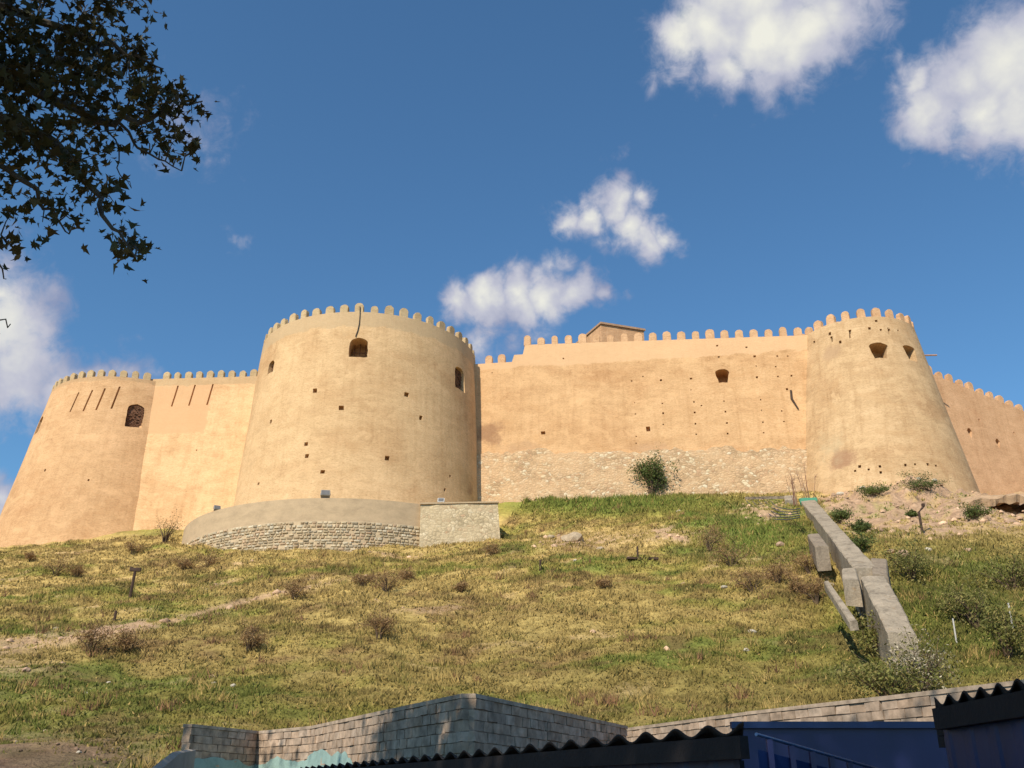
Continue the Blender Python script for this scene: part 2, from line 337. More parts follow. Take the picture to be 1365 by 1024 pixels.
def build_ground():
    xs=axis(-60,72,.42,-2500,2500); ys=axis(18,108,.36,-2500,3500)
    X,Y=np.meshgrid(xs,ys); Z=H(X,Y); nx,ny=len(xs),len(ys)
    v=np.stack([X.ravel(),Y.ravel(),Z.ravel()],1)
    i=np.arange(nx*ny).reshape(ny,nx); f=np.stack([i[:-1,:-1].ravel(),i[:-1,1:].ravel(),i[1:,1:].ravel(),i[1:,:-1].ravel()],1)
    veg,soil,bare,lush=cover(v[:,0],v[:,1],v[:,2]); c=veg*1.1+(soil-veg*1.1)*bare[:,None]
    flat=(v[:,1]<19); c[flat]=np.array((.2,.16,.12))
    m,nt,b=newmat('hill_soil_and_turf',.97,.1); q=NT(nt); a=q.n('ShaderNodeAttribute'); a.attribute_name='col'
    P=q.pos(); f1=q.noise(P,3.2,6,.7); f2=q.noise(P,.9,5,.65,.5)
    cc=q.mix(.6,a.outputs['Color'],q.ramp(f1,[(.32,(.5,.47,.42)),(.5,(1,1,1)),(.7,(1.45,1.4,1.3))]),'MULTIPLY')
    cc=q.mix(.4,cc,q.ramp(f2,[(.35,(.6,.56,.5)),(.6,(1.2,1.2,1.2))]),'MULTIPLY')
    q.l(cc,b.inputs['Base Color']); p=q.bump(f2,.8,.4,b); q.bump(f1,.9,.15,b,p)
    o=mesh('hill',v,f,m,None,True,None,c); o['kind']='structure'; return o
build_ground()
def grass():
    rng=np.random.default_rng(4)
    n=230000
    # even in plan but denser near the viewer, where blades show larger
    y=24+(97-24)*rng.random(n)**1.25; x=(rng.random(n)*2-1)*(y*.62+5)
    z=H(x,y); px,py,w=proj(x,y,z)
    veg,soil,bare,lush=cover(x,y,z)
    cl=fbm(x*.9,y*.9,91,3)
    keep=(rng.random(n)>bare*1.15)&(rng.random(n)<.35+1.1*cl+lush)&(px>-60)&(px<1430)
    # nothing grows inside the terrace, under walls or towers
    mc=np.hypot(x-MTC[0],y-MTC[1]); keep&=(mc>18.4)
    keep&=~((y>CY(x)-.2)&(x>-2)&(x<30))&(np.hypot(x-RTC[0],y-RTC[1])>9.3)&(np.hypot(x-LTC[0],y-LTC[1])>14.3)
    keep&=~((x>-10)&(x<-1.1)&(y>85.2))&(y<100)
    x,y,z,veg,lush,cl=[a[keep] for a in (x,y,z,veg,lush,cl)]; n=len(x)
    B=5; tot=n*B
    rep=lambda a: np.repeat(a,B,axis=0)
    hgt=rep((.10+.30*cl**2+.40*lush*rng.random(n))*(.55+.45*sstep(30,70,y)))*(.6+.8*rng.random(tot))
    X=rep(x)+rng.normal(0,.13,tot); Y=rep(y)+rng.normal(0,.13,tot); Z=rep(z)-.06
    an=rng.random(tot)*6.283; le=rng.normal(0,.5,(tot,2)); wd=(.022+.026*rng.random(tot))*(.55+rep(y)/70)
    dx=np.cos(an)*wd; dy=np.sin(an)*wd
    a=np.stack([X-dx,Y-dy,Z],1); b=np.stack([X+dx,Y+dy,Z],1); t=np.stack([X+le[:,0]*hgt,Y+le[:,1]*hgt,Z+hgt],1)
    v=np.stack([a,b,t],1).reshape(-1,3); f=np.arange(tot*3).reshape(-1,3)
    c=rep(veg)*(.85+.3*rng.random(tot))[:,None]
    dry=(rng.random(tot)<.07); c[dry]=STRAW*(.7+.5*rng.random(dry.sum()))[:,None]
    c=np.repeat(c,3,axis=0)
    m=3200; yy=25+(95-25)*rng.random(m)**1.3; xx=(rng.random(m)*2-1)*(yy*.62+5); zz=H(xx,yy); vg,sl_,ba_,lu_=cover(xx,yy,zz); k2=(ba_<.5)&(fbm(xx*.3,yy*.3,101,3)>.5)&(np.hypot(xx-MTC[0],yy-MTC[1])>18.8)&(yy<CY(xx)-2.4)&~((xx>-10)&(xx<-1.1)&(yy>84))&(np.hypot(xx-LTC[0],yy-LTC[1])>14.8)&(np.hypot(xx-RTC[0],yy-RTC[1])>9.8)&(yy<100)
    xx,yy,zz,vg=xx[k2],yy[k2],zz[k2],vg[k2]; m=len(xx); B2=22; rp=lambda q_: np.repeat(q_,B2,axis=0); hh=rp(.28+.42*rng.random(m)*(.5+.5*sstep(30,65,yy)))*(.6+.6*rng.random(m*B2))
    X=rp(xx)+rng.normal(0,.17,m*B2); Y=rp(yy)+rng.normal(0,.17,m*B2); Z=rp(zz)-.05; an=rng.random(m*B2)*6.283; le=rng.normal(0,.45,(m*B2,2)); wd=.016+.02*rng.random(m*B2)
    v2=np.stack([np.stack([X-np.cos(an)*wd,Y-np.sin(an)*wd,Z],1),np.stack([X+np.cos(an)*wd,Y+np.sin(an)*wd,Z],1),np.stack([X+le[:,0]*hh,Y+le[:,1]*hh,Z+hh],1)],1).reshape(-1,3)
    kind=rng.random(m); tone=np.where((kind<.35)[:,None],STRAW*.85,np.where((kind<.6)[:,None],BROWN*1.5,vg*np.array((.8,.9,.8))))
    c2_=np.repeat(rp(tone)*(.8+.4*rng.random(m*B2))[:,None],3,axis=0); v=np.concatenate([v,v2]); f=np.arange(len(v)).reshape(-1,3); c=np.concatenate([c,c2_])
    gm=col_mat('dry_grass',.85,.1,.25,.8,0,.3); gt=NT(gm.node_tree); g_=gt.n('ShaderNodeNewGeometry'); va=gt.n('ShaderNodeVectorMath'); va.operation='MULTIPLY_ADD'; gt.l(g_.outputs['Normal'],va.inputs[0]); va.inputs[1].default_value=(.45,.45,.45); va.inputs[2].default_value=(0,-.3,.8)
    vn_=gt.n('ShaderNodeVectorMath'); vn_.operation='NORMALIZE'; gt.l(va.outputs[0],vn_.inputs[0])
    for nd in gm.node_tree.nodes:
        if nd.type in ('BSDF_PRINCIPLED',): gt.l(vn_.outputs[0],nd.inputs['Normal'])
    o=mesh('grass',v,f,gm,None,False,None,c)
    tag(o,'dry and green wild grass covering the slope below the castle','grass',None,'stuff')
# ------------------------------------------------------------------ castle
MT=at(496,450,100); MTC=(MT.x,100.0)
LT=at(192,500,114); LTC=(LT.x,114.0)
RT=at(1136,430,95); RTC=(RT.x,95.0)
def CY(x): return 93.2+5.3*np.clip((32-x)/36.5,-.2,1.2)
TOP=48.4
def cone_hit(px,py,c,zb,rb,zt,rt):
    d=raydir(px,py); o=Vector((0,0,EZ)); lo=60.0
    t=lo
    while t<160:
        p=o+d*t; r=rb+(rt-rb)*(p.z-zb)/(zt-zb)
        if math.hypot(p.x-c[0],p.y-c[1])<r: break
        t+=.02
    n=Vector((p.x-c[0],p.y-c[1],0)).normalized(); return p,n
def apply_bool(o,cut):
    """cut real openings: boolean, result baked into the mesh, cutter removed"""
    md=o.modifiers.new('b','BOOLEAN'); md.operation='DIFFERENCE'; md.object=cut; md.solver='EXACT'
    try: md.use_self=True
    except Exception: pass
    dg=bpy.context.evaluated_depsgraph_get(); dg.update()
    me=bpy.data.meshes.new_from_object(o.evaluated_get(dg)); o.modifiers.clear(); old=o.data; o.data=me; bpy.data.meshes.remove(old)
    cm=cut.data; bpy.data.objects.remove(cut); bpy.data.meshes.remove(cm)
def frame(n):
    n=Vector(n); t=Vector((-n.y,n.x,0)).normalized(); return t
def hole_cutter(mb,p,n,w,h,depth,arch=0,taper=1.0,point=False,lean=0):
    """prism through the surface at p with outward normal n; arch = rise of the head, taper = width of sill / width at head"""
    t=frame(n); up=Vector((0,0,1)); prof=[]
    wb=w*taper
    if point: prof=[(0,-h/2),(w/2,h*.25),(w*.2,h/2),(-w*.2,h/2),(-w/2,h*.25)]
    else:
        prof=[(-wb/2,-h/2),(wb/2,-h/2)]
        if arch:
            for k in range(9):
                a=math.pi*k/8; prof.append((w/2*math.cos(a),h/2-arch+arch*math.sin(a)))
        else: prof+=[(w/2,h/2),(-w/2,h/2)]
    if w>1:
        pr2=[]
        for (a0,b0),(a1,b1) in zip(prof,prof[1:]+prof[:1]):
            k=max(1,int(math.hypot(a1-a0,b1-b0)/.35)); pr2+=[(a0+(a1-a0)*i/k+rnd.uniform(-.04,.04),b0+(b1-b0)*i/k+rnd.uniform(-.04,.04)) for i in range(k)]
        prof=pr2
    m=len(prof); vs=[p+n*1.2+t*(a+lean*b)+up*b for a,b in prof]+[p-n*depth+t*(a+lean*b)+up*b for a,b in prof]
    f=[tuple(range(m)),tuple(range(2*m-1,m-1,-1))]+[((k+1)%m,k,m+k,m+(k+1)%m) for k in range(m)]
    mb.add(vs,f)
def fix_normals(o):
    bm=bmesh.new(); bm.from_mesh(o.data); bmesh.ops.recalc_face_normals(bm,faces=bm.faces); bm.to_mesh(o.data); bm.free()
def merlon_mesh(w,h,th,name,mat):
    prof=[(-w/2,-.08),(w/2,-.08)]; r=w*.5
    for k in range(9):
        a=math.pi*k/8; prof.append((r*math.cos(a)*1.0,h-.42*w+.42*w*math.sin(a)))
    m=len(prof); v=[(a,-th/2,b) for a,b in prof]+[(a,th/2,b) for a,b in prof]
    f=[tuple(range(m))]+[tuple(range(2*m-1,m-1,-1))]+[((k+1)%m,k,m+k,m+(k+1)%m) for k in range(m)]
    me=bpy.data.meshes.new(name); me.from_pydata(v,[],f); me.update(); me.materials.append(mat)
    bm=bmesh.new(); bm.from_mesh(me); bmesh.ops.bevel(bm,geom=[e for e in bm.edges],offset=.05,segments=2,affect='EDGES'); bmesh.ops.recalc_face_normals(bm,faces=bm.faces); bm.to_mesh(me); bm.free()
    for v in me.vertices: v.co.x+=rnd.uniform(-.025,.025); v.co.z+=rnd.uniform(-.03,.02)
    return me
rnd=random.Random(7)
castle=empty('castle',(5,98,28))
tag(castle,'huge tan brick castle with round towers and rounded battlements on the hilltop','castle')
def loc(p): return Vector(p)-castle.location
rnd=random.Random(7)
def add_merlons(parent,spots,mes,ppos):
    for (p,rz) in spots:
        o=bpy.data.objects.new('merlon',rnd.choice(mes)); o.location=Vector(p)-Vector(ppos)
        o.rotation_euler=(rnd.uniform(-.02,.02),rnd.uniform(-.025,.025),rz+rnd.uniform(-.03,.03)); s=rnd.uniform(.90,1.07); o.scale=(s*rnd.uniform(.92,1.08),1,s)
        link(o,parent)
def tower(c,zb,rb,zt,rt,mat,holes,windows,slits=(),label=None,seg=160,rows=14):
    mb=MB(); v=[]; f=[]
    for j in range(rows+1):
        u=j/rows; z=zb+(zt-zb)*u; r=rb+(rt-rb)*u
        for k in range(seg):
            a=2*math.pi*k/seg; dr=.10*(float(vn(np.array([a*r*.25]),np.array([z*.3]),77)[0])-.5)
            if j==rows: dr=0
            v.append((c[0]+(r+dr)*math.cos(a),c[1]+(r+dr)*math.sin(a),z))
    for j in range(rows):
        for k in range(seg): f.append((j*seg+k,j*seg+(k+1)%seg,(j+1)*seg+(k+1)%seg,(j+1)*seg+k))
    f.append(tuple(range(seg))[::-1]); f.append(tuple(rows*seg+k for k in range(seg)))
    o=mesh('round_tower',v,f,mat,castle,False,(c[0],c[1],zb))
    cb=MB()
    for h in holes:
        px,py,s=h[:3]; p,n=cone_hit(px,py,c,zb,rb,zt,rt); hole_cutter(cb,p,n,s*rnd.uniform(.85,1.15),s*rnd.uniform(.9,1.25),.6,lean=rnd.uniform(-.1,.1))
    wins=[]
    for (px,py,w,h,ar,tp) in windows:
        p,n=cone_hit(px,py,c,zb,rb,zt,rt); hole_cutter(cb,p,n,w,h,2.4,ar,tp); wins.append((p,n,w,h))
    for (px,py,w,h,ln) in slits:
        p,n=cone_hit(px,py,c,zb,rb,zt,rt); hole_cutter(cb,p,n,w,h,.45,lean=ln)
    if cb.v:
        cut=mesh('cut',cb.v,cb.f,mat); fix_normals(cut); fix_normals(o); apply_bool(o,cut)
    if label: o['label']=label
    return o,wins
def window_part(parent,ppos,p,n,w,h,style):
    """what fills an opening, set back inside it"""
    mb=MB(); t=frame(n); M3=Matrix((t,n,Vector((0,0,1)))).transposed()
    q=p-n*(.45 if style=='brick' else 1.5)
    if style=='brick':
        nb=int(h/.17); 
        for j in range(nb):
            for i in range(int(w/.30)+1):
                if rnd.random()<.22: continue
                x=-w/2+.15+i*.30+(.12 if j%2 else 0)
                if x>w/2-.05: continue
                mb.box(q+t*x+Vector((0,0,-h/2+.09+j*.17)),(.125,.06,.06),M3=M3,jit=.008)
        mb.box(q-n*.12,(w/2+.05,.02,h/2),M3=M3); m=M_BRICKIN
    elif style=='sill':
        mb.box(q+Vector((0,0,-h/2+.18)),(w/2-.02,.35,.16),M3=M3,jit=.02)
        for i in (-1,0,1): mb.box(q-n*.1+t*(i*w*.30),(.04,.04,h/2-.1),M3=M3)
        mb.box(q-n*.1+Vector((0,0,.1)),(w/2,.035,.035),M3=M3); m=M_BRICKIN
    og=Vector(q); o=mesh('window',[Vector(a) for a in mb.v],mb.f,m,None); 
    o.data.transform(Matrix.Translation(-Vector(ppos))); o.parent=parent; return o
M_BRICKIN=brick_mat('infill_brick',(.20,.105,.065))
M_L=brick_mat('left_tower_brick',(.64,.40,.215),band=(TOP-.85,(.40,.27,.15),.5))
M_C1=brick_mat('left_curtain_brick',(.76,.49,.265),band=(TOP-1.0,(.42,.30,.17),.6),patch=(-60,-36.3,40.8,TOP-1.0,(.64,.385,.205),.8))
M_M=brick_mat('middle_tower_brick',(.67,.455,.25),band=(TOP-1.7,(.50,.365,.22),.65),blobs=[((-5.2,95,31.0),1.3,1,(.30,.17,.10),.5)],var=.9)
M_C2=brick_mat('long_curtain_brick',(.67,.42,.22),band=(TOP-1.9,(.72,.46,.26),.7),blobs=[(at(652,582,98.3),1.9,.8,(.30,.16,.09),.75),(at(700,600,97.5),1.2,.3,(.42,.26,.15),.5),(at(880,598,95.3),.9,.22,(.45,.28,.17),.5),(at(830,592,96),.5,.3,(.3,.16,.1),.5)])
M_R=brick_mat('right_tower_brick',(.60,.41,.23),blobs=[(at(1118,612,88.5),1.4,.45,(.34,.19,.11),.85),(at(1105,470,90),1.2,.6,(.42,.27,.16),.6),(at(1085,590,88.5),3.0,.8,(.50,.39,.24),.5)],var=1.25)
M_C3=brick_mat('right_curtain_brick',(.64,.39,.22))
M_MER=brick_mat('merlon_brick',(.55,.41,.24)); M_MER2=brick_mat('merlon_brick_light',(.67,.42,.24))
M_RUB=rubble_mat('rubble_wall',(.56,.38,.22),(.60,.40,.23),2.5,1.5)
mers=[merlon_mesh(w,h,.5,'merlon',M_MER) for w,h in ((0.88,1.08),(0.94,1.00),(0.84,1.12),(0.90,0.94),(0.92,1.06))]
mers2=[merlon_mesh(w,h,.5,'merlon',M_MER2) for w,h in ((0.88,1.15),(0.95,1.08),(0.83,1.19),(0.90,1.01),(0.92,1.13))]
mers3=[merlon_mesh(w,h,.5,'merlon',M_MER) for w,h in ((.80,.95),(.84,.98))]
# --- middle tower
mo,mw=tower(MTC,20,14.0,TOP,12.35,M_M,
 [(420,521,.42),(455,544,.48),(542,526,.44),(561,557,.42),(516,611,.40),(408,592,.36),(409,608,.36),(361,562,.34),(430,629,.40),(345,645,.28),(600,635,.28),(593,653,.30)],
 [(478,463,1.9,2.3,.7,1.0),(613,505,1.9,2.7,.7,1.0),(361,489,1.2,1.5,.5,1.0)],label='biggest middle tower, smooth tan brick with a darker band under its battlements')
mp=(MTC[0],MTC[1],20)
for i,w in enumerate(mw): window_part(mo,mp,*w,'sill' if i==0 else 'brick')
spots=[]
nm=48
for k in range(nm):
    a=2*math.pi*(k+.3)/nm
    deg=math.degrees(a)
    if 12<deg<168: continue
    spots.append(((MTC[0]+12.05*math.cos(a),MTC[1]+12.05*math.sin(a),TOP),a+math.pi/2))
add_merlons(mo,spots,mers,mp)
M_DARK=plain_mat('dark_wood',(.08,.05,.035),rough=.8)
M_CABLE=plain_mat('cable_rubber',(.05,.04,.035),rough=.7)
pts=[]
for px,py in ((480,409),(480,420),(479,432),(477,441),(474,449)):
    p,n=cone_hit(px,py,MTC,20,14.0,TOP,12.35); pts.append(p+n*.05)
mb=MB(); mb.tube(pts,.05,5); mb.build('cable',M_CABLE,mo)
# --- left tower
lo_,lw=tower(LTC,18,15.2,TOP-.35,10.5,M_L,[(60,627,.25),(118,640,.2)],[(180,554,1.9,3.1,.6,1.0),(52,567,1.6,2.3,.6,1.0)],
 slits=[(99,536,.2,2.7,.12),(117,534,.22,2.9,.12),(134,532,.22,3.0,.12),(154,530,.22,3.1,.12)],label='leftmost tower, leaning brick drum with four long slits under its battlements')
lp=(LTC[0],LTC[1],18)
for w in lw: window_part(lo_,lp,*w,'brick')
spots=[]; nm=48
for k in range(nm):
    a=2*math.pi*(k+.4)/nm; deg=math.degrees(a)
    if not (172<deg<300): continue
    spots.append(((LTC[0]+10.2*math.cos(a),LTC[1]+10.2*math.sin(a),TOP-.35),a+math.pi/2))
add_merlons(lo_,spots,mers3,lp)
# --- right tower
ro,rw=tower(RTC,22,10.5,TOP,6.3,M_R,
 [(1106,445,.3),(1120,456,.28),(1168,428,.28),(1159,438,.28),(1174,440,.24),(1185,440,.24),(1197,441,.2),(1085,456,.26),(1108,450,.22),(1133,441,.24),(1146,622,.26),(1158,626,.22),(1173,622,.24),(1174,630,.24),(1207,620,.24),(1220,619,.22),(1237,619,.24),(1248,621,.2),(1140,628,.22),(1119,420+8,.2)],
 [(1172,467,1.9,1.9,.4,.62),(1214,471,1.8,1.95,.4,.55)],slits=[(1133,446,.14,.9,.1),(1184,441,.12,.8,.1),(1109,452,.14,.7,0)],label='right-hand tower, weathered greyer brick, tapering strongly towards its top')
rp=(RTC[0],RTC[1],22)
spots=[]; nm=24
for k in range(nm):
    a=2*math.pi*(k+.15)/nm; deg=math.degrees(a)
    if 25<deg<155: continue
    spots.append(((RTC[0]+6.0*math.cos(a),RTC[1]+6.0*math.sin(a),TOP),a+math.pi/2))
add_merlons(ro,spots,mers2,rp)
mb=MB(); p,n=cone_hit(1222,463,RTC,22,10.5,TOP,6.3); a=Vector((RTC[0]+6.3,94.6,46.6)); mb.tube([a,a+Vector((2.3,-.2,-.05))],.09,6); mb.build('beam',plain_mat('old_beam',(.42,.25,.16)),ro)
# --- curtain walls
def curtain(x0,y0,x1,y1,zb,zt_fn,batter,th,mat,holes=(),windows=(),name='curtain_wall',label=None,n=60,rows=10):
    """front face follows the line (x0,y0)-(x1,y1) at the top and steps out by batter at the base"""
    d=Vector((x1-x0,y1-y0,0)); Ln=d.length; d.normalize(); nrm=Vector((d.y,-d.x,0))
    if nrm.y>0: nrm=-nrm
    v=[];f=[]
    us=[Ln*i/n for i in range(n+1)]
    for u in us:
        zt=zt_fn(u/Ln)
        for j in range(rows+1):
            k=j/rows; z=zb+(zt-zb)*k; off=batter*(TOP-z)/(TOP-zb)
            w=.10*(float(vn(np.array([u*.3]),np.array([z*.3+50]),13)[0])-.5) if j<rows else 0
            p=Vector((x0,y0,z))+d*u+nrm*(off+w); v.append(p)
        for j in range(rows,-1,-1):
            k=j/rows; z=zb+(zt-zb)*k; v.append(Vector((x0,y0,z))+d*u-nrm*th)
    m=2*(rows+1)
    for i in range(n):
        for j in range(m): f.append((i*m+j,i*m+(j+1)%m,(i+1)*m+(j+1)%m,(i+1)*m+j))
    f.append(tuple(range(m))); f.append(tuple(n*m+j for j in range(m))[::-1])
    o=mesh(name,v,f,mat,castle,False,(x0,y0,zb)); fix_normals(o)
    def hit(px,py):
        r=raydir(px,py); og=Vector((0,0,EZ)); t=60
        while t<170:
            p=og+r*t; off=batter*(TOP-p.z)/(TOP-zb)
            if (p-Vector((x0,y0,p.z))).dot(nrm)<off: break
            t+=.03
        return p,nrm.copy()
    cb=MB(); wins=[]
    for h in holes:
        p,nn=hit(h[0],h[1]); s=h[2]; hole_cutter(cb,p,nn,s*rnd.uniform(.8,1.2),s*rnd.uniform(.8,1.2),.55,lean=rnd.uniform(-.15,.15))
    for w in windows:
        p,nn=hit(w[0],w[1]); hole_cutter(cb,p,nn,w[2],w[3],2.1,w[4],w[5],point=(len(w)>6)); wins.append((p,nn,w[2],w[3]))
    if cb.v:
        cut=mesh('cut',cb.v,cb.f,mat); fix_normals(cut); apply_bool(o,cut)
    if label: o['label']=label
    return o,wins,hit,d,nrm
# left curtain
c1a=(-47.0,105.3); c1b=(-27.0,104.0)
def zt1(u): return TOP
cv,_,hit1,d1,n1_=curtain(*c1a,*c1b,24,zt1,3.3,2.5,M_C1,holes=[(262,600,.15)],label='left wall, brightest yellow brick with three slits in its darker upper corner',n=30)
cb=MB()
for px,py in ((233,528),(256,527),(280,526)):
    p,nn=hit1(px,py); hole_cutter(cb,p,nn,.2,2.9,.4,lean=.08)
cut=mesh('cut',cb.v,cb.f,M_C1); fix_normals(cut); apply_bool(cv,cut)
spots=[]
Lc=math.hypot(c1b[0]-c1a[0],c1b[1]-c1a[1]); k=.5
while k<Lc:
    p=Vector((*c1a,TOP))+d1*k-n1_*.3
    if math.hypot(p.x-LTC[0],p.y-LTC[1])>10.9 and math.hypot(p.x-MTC[0],p.y-MTC[1])>12.9: spots.append((p,math.atan2(d1.y,d1.x)))
    k+=1.36
add_merlons(cv,spots,mers3,(*c1a,24))
# long curtain between middle and right towers
X0,X1=-7.5,37.0; Y0c,Y1c=float(CY(X0)),float(CY(X1))
def zt2(u):
    x=X0+(X1-X0)*u
    return 47.3 if x<.1 else (48.2 if x<1.45 else TOP+1.1*max(0,(32-x)/32))
hl=[(751,478,.2),(724,577,.42),(864,572,.52),(881,507,.24),(921,505,.22),(956,461,.2),(958,476,.2),(995,463,.22),(1006,475,.24),(1009,503,.22),(857,502,.16),(842,508,.14),(883,538,.16),(884,551,.2),(884,566,.16),(921,520,.12),(925,536,.16),(926,550,.18),(927,565,.18),(928,579,.18),(935,541,.16),(965,535,.14),(967,549,.16),(969,564,.2),(970,578,.18),(1014,533,.14),(1015,547,.14),(1017,563,.14),(1018,577,.14),(1020,600,.2),(1022,620,.2),(973,601,.22),(976,616,.18),(930,617,.22),(932,629,.18),(933,646,.24),(979,645,.18),(1049,519,.22),(1042,548,.14),(1045,562,.14),(848,582,.14),(848,591,.14),(847,552,.14),(846,537,.12),(1036,475,.18),(1037,502,.2),(1055,501,.22),(1008,488,.14),(1034,489,.14),(1050,475,.16),(1026,646,.2),(1050,600,.2),(656,499-2,.12)]
c2,wi,hit2,d2_,n2_=curtain(X0,Y0c,X1,Y1c,22,zt2,1.7,2.6,M_C2,holes=hl,windows=[(963,501,1.5,1.65,.4,.62)],label='long wall between the middle and right towers, dotted with small holes',n=178)
spots=[]; x=X0+.5
Lc=math.hypot(X1-X0,Y1c-Y0c); k=.35
while k<Lc:
    u=k/Lc; z=zt2(u); p=Vector((X0,Y0c,z))+d2_*k-n2_*.3
    xx=p.x
    if math.hypot(p.x-MTC[0],p.y-MTC[1])>13 and math.hypot(p.x-RTC[0],p.y-RTC[1])>6.6 and not (-.5<xx<1.75): spots.append((p,math.atan2(d2_.y,d2_.x)))
    k+=1.60 if xx>1 else 1.5
add_merlons(c2,spots,mers2,(X0,Y0c,22))
# rubble footing of the long curtain: a proud skirt with an uneven top
v=[];f=[]; nn=180; rows=8
for i in range(nn+1):
    x=-5.5+(35.5+5.5)*i/nn; zt=float(np.interp(x,[-5,2,16,30],[at(650,606,98).z,at(705,604,97).z,at(860,601,95).z,at(1040,600,92.8).z]))+.7*(fbm(np.array([x*.35]),np.array([3.]),5)[0]-.5)*2+.45*(float(vn(np.array([x*1.9]),np.array([5.]),8)[0])-.5)
    for j in range(rows+1):
        z=22+(zt-22)*j/rows; yy=float(CY(x))-1.7*(TOP-z)/(TOP-22)-.34+.12*(j/rows)+.14*(float(vn(np.array([x*1.1]),np.array([z*1.1]),3)[0])-.5); v.append((x,yy,z))
    v.append((x,float(CY(x))-.6,zt-.02))
m=rows+2
for i in range(nn):
    for j in range(m-1): f.append((i*m+j,(i+1)*m+j,(i+1)*m+j+1,i*m+j+1))
mesh('stone_footing',v,f,M_RUB,c2)
# kinked wooden spout
p=[hit2(*q)[0]+n2_*.12 for q in ((1054,521),(1055,532),(1064,546))]
mb=MB(); mb.tube(p,[.11,.12,.08],6); mb.build('spout',M_DARK,c2)
# right curtain running away from the right tower
a3=at(1235,512,98); b3=at(1420,573,107)
DZ3=46.2-b3.z
c3,w3,hit3,d3,n3=curtain(a3.x,98.0,b3.x,107.0,26,lambda u:46.2-DZ3*u,1.2,2.5,M_C3,holes=[(1305,560,.25),(1352,577,.2)],windows=[(1293,578,.75,1.3,0,1,1),(1331,592,.75,1.3,0,1,1)],label='right-hand wall running back from the right tower, two dark pointed holes',n=30)
spots=[];k=1.0; Lc=math.hypot(b3.x-a3.x,9)
while k<Lc:
    p=Vector((a3.x,98,46.2))+d3*k-n3*.3; p.z=46.2-DZ3*k/Lc; spots.append((p,math.atan2(d3.y,d3.x))); k+=1.56
add_merlons(c3,spots,mers2,(a3.x,98.0,26))
# --- building behind the long curtain
bl=empty('brick_building',at(805,448,106)); tag(bl,'low brick building with flat roof rising behind the battlements of the long wall','building')
ctr=at(801,431,106); z1=ctr.z
P0=Vector((ctr.x,106,0)); _d=raydir(858,440); _p=Vector((0,0,EZ))+_d*((z1-EZ)/_d.z); P1=Vector((_p.x,_p.y,0)); P3=P0+Vector((-3.2,7,0)); P2=P1+Vector((-3.2,7,0))
v=[Vector((p.x,p.y,44)) for p in (P0,P1,P2,P3)]+[Vector((p.x,p.y,z1-.15)) for p in (P0,P1,P2,P3)]
mesh('wall',v,[(0,1,5,4),(1,2,6,5),(2,3,7,6),(3,0,4,7)],M_C3,bl)
def off(p,c,s): return c+(p-c)*s
cc=(P0+P2)/2; v=[]
for zz in (z1-.15,z1+.12):
    for p in (P0,P1,P2,P3): q=off(p,cc,1.05); v.append((q.x,q.y,zz))
mesh('roof',v,[(3,2,1,0),(4,5,6,7),(0,1,5,4),(1,2,6,5),(2,3,7,6),(3,0,4,7)],plain_mat('roof_plaster',(.42,.26,.16)),bl)
# --- terrace wall in front of the middle tower, with stones in courses
M_PLAS=plain_mat('cement_render',(.49,.36,.225),.82,.8,.03,stretch=(1,1,2))
ter=empty('terrace_wall',(MTC[0],83,22)); tag(ter,'curved retaining wall under the middle tower, cement band over rough stone','retaining wall')
TZ=at(430,664,82).z; TR=18.0; A0,A1=R(194),R(300)
def ringpt(a,r,z): return (MTC[0]+r*math.cos(a),MTC[1]+r*math.sin(a),z)
v=[];f=[];n=70
BZ=TZ-2.15
for i in range(n+1):
    a=A0+(A1-A0)*i/n; bz=BZ+.0*a
    for (r,z) in ((TR+.05,bz),(TR,TZ),(TR-.5,TZ+.02),(TR-.5,TZ-1)): v.append(ringpt(a,r,z))
for i in range(n):
    for j in range(3): f.append((i*4+j,(i+1)*4+j,(i+1)*4+j+1,i*4+j+1))
mesh('cement_band',v,f,M_PLAS,ter)
v=[];f=[]
for i in range(n+1):
    a=A0+(A1-A0)*i/n
    for (r,z) in ((TR+.40,15),(TR+.06,BZ+.02)): v.append(ringpt(a,r,z))
for i in range(n): f.append((i*2,(i+1)*2,(i+1)*2+1,i*2+1))
mesh('mortar_bed',v,f,plain_mat('mortar',(.54,.41,.26),.7,2,.03),ter)
def stones(arc,name,parent,cols,mat):
    mb=MB(); rr=random.Random(3)
    z=arc['z0']
    while z<arc['z1']:
        h=rr.uniform(.20,.36); u=arc['u0']+rr.uniform(0,.3)
        while u<arc['u1']:
            w=rr.uniform(.24,.62); p,n,ztop=arc['fn'](u+w/2,z+h/2)
            if z+h*.6<ztop and rr.random()<.93:
                t=frame(n); M3=Matrix((t,n,Vector((0,0,1)))).transposed(); cbase=rr.choice(cols); s=rr.uniform(.75,1.15)
                # rounded stone: box with pulled-in front corners
                hh=(w/2-.025,.10+rr.uniform(0,.07),(h/2-.03)*rr.uniform(.8,1)); vs=[]
                for yy,sc in ((-1,1),(.55,1),(1,.68)):
                    for (sx,sz) in ((-1,-1),(1,-1),(1,1),(-1,1)):
                        q=Vector((sx*hh[0]*sc+rr.uniform(-.03,.03),yy*hh[1],sz*hh[2]*sc+rr.uniform(-.025,.025))); vs.append(M3@q+p)
                fs=[(8,9,10,11)]
                for b in (0,4):
                    for k in range(4): fs.append((b+k,b+(k+1)%4,b+4+(k+1)%4,b+4+k))
                mb.add(vs,fs,tuple(c*s for c in cbase))
            u+=w+.02
        z+=h
    return mb.build(name,mat,parent,usecol=True)
SC=[(.50,.40,.26),(.46,.36,.235),(.55,.45,.31),(.43,.32,.20),(.58,.50,.37),(.42,.35,.25),(.48,.34,.22)]
M_STONE=col_mat('field_stone',.92,.15,.5,4,.02)
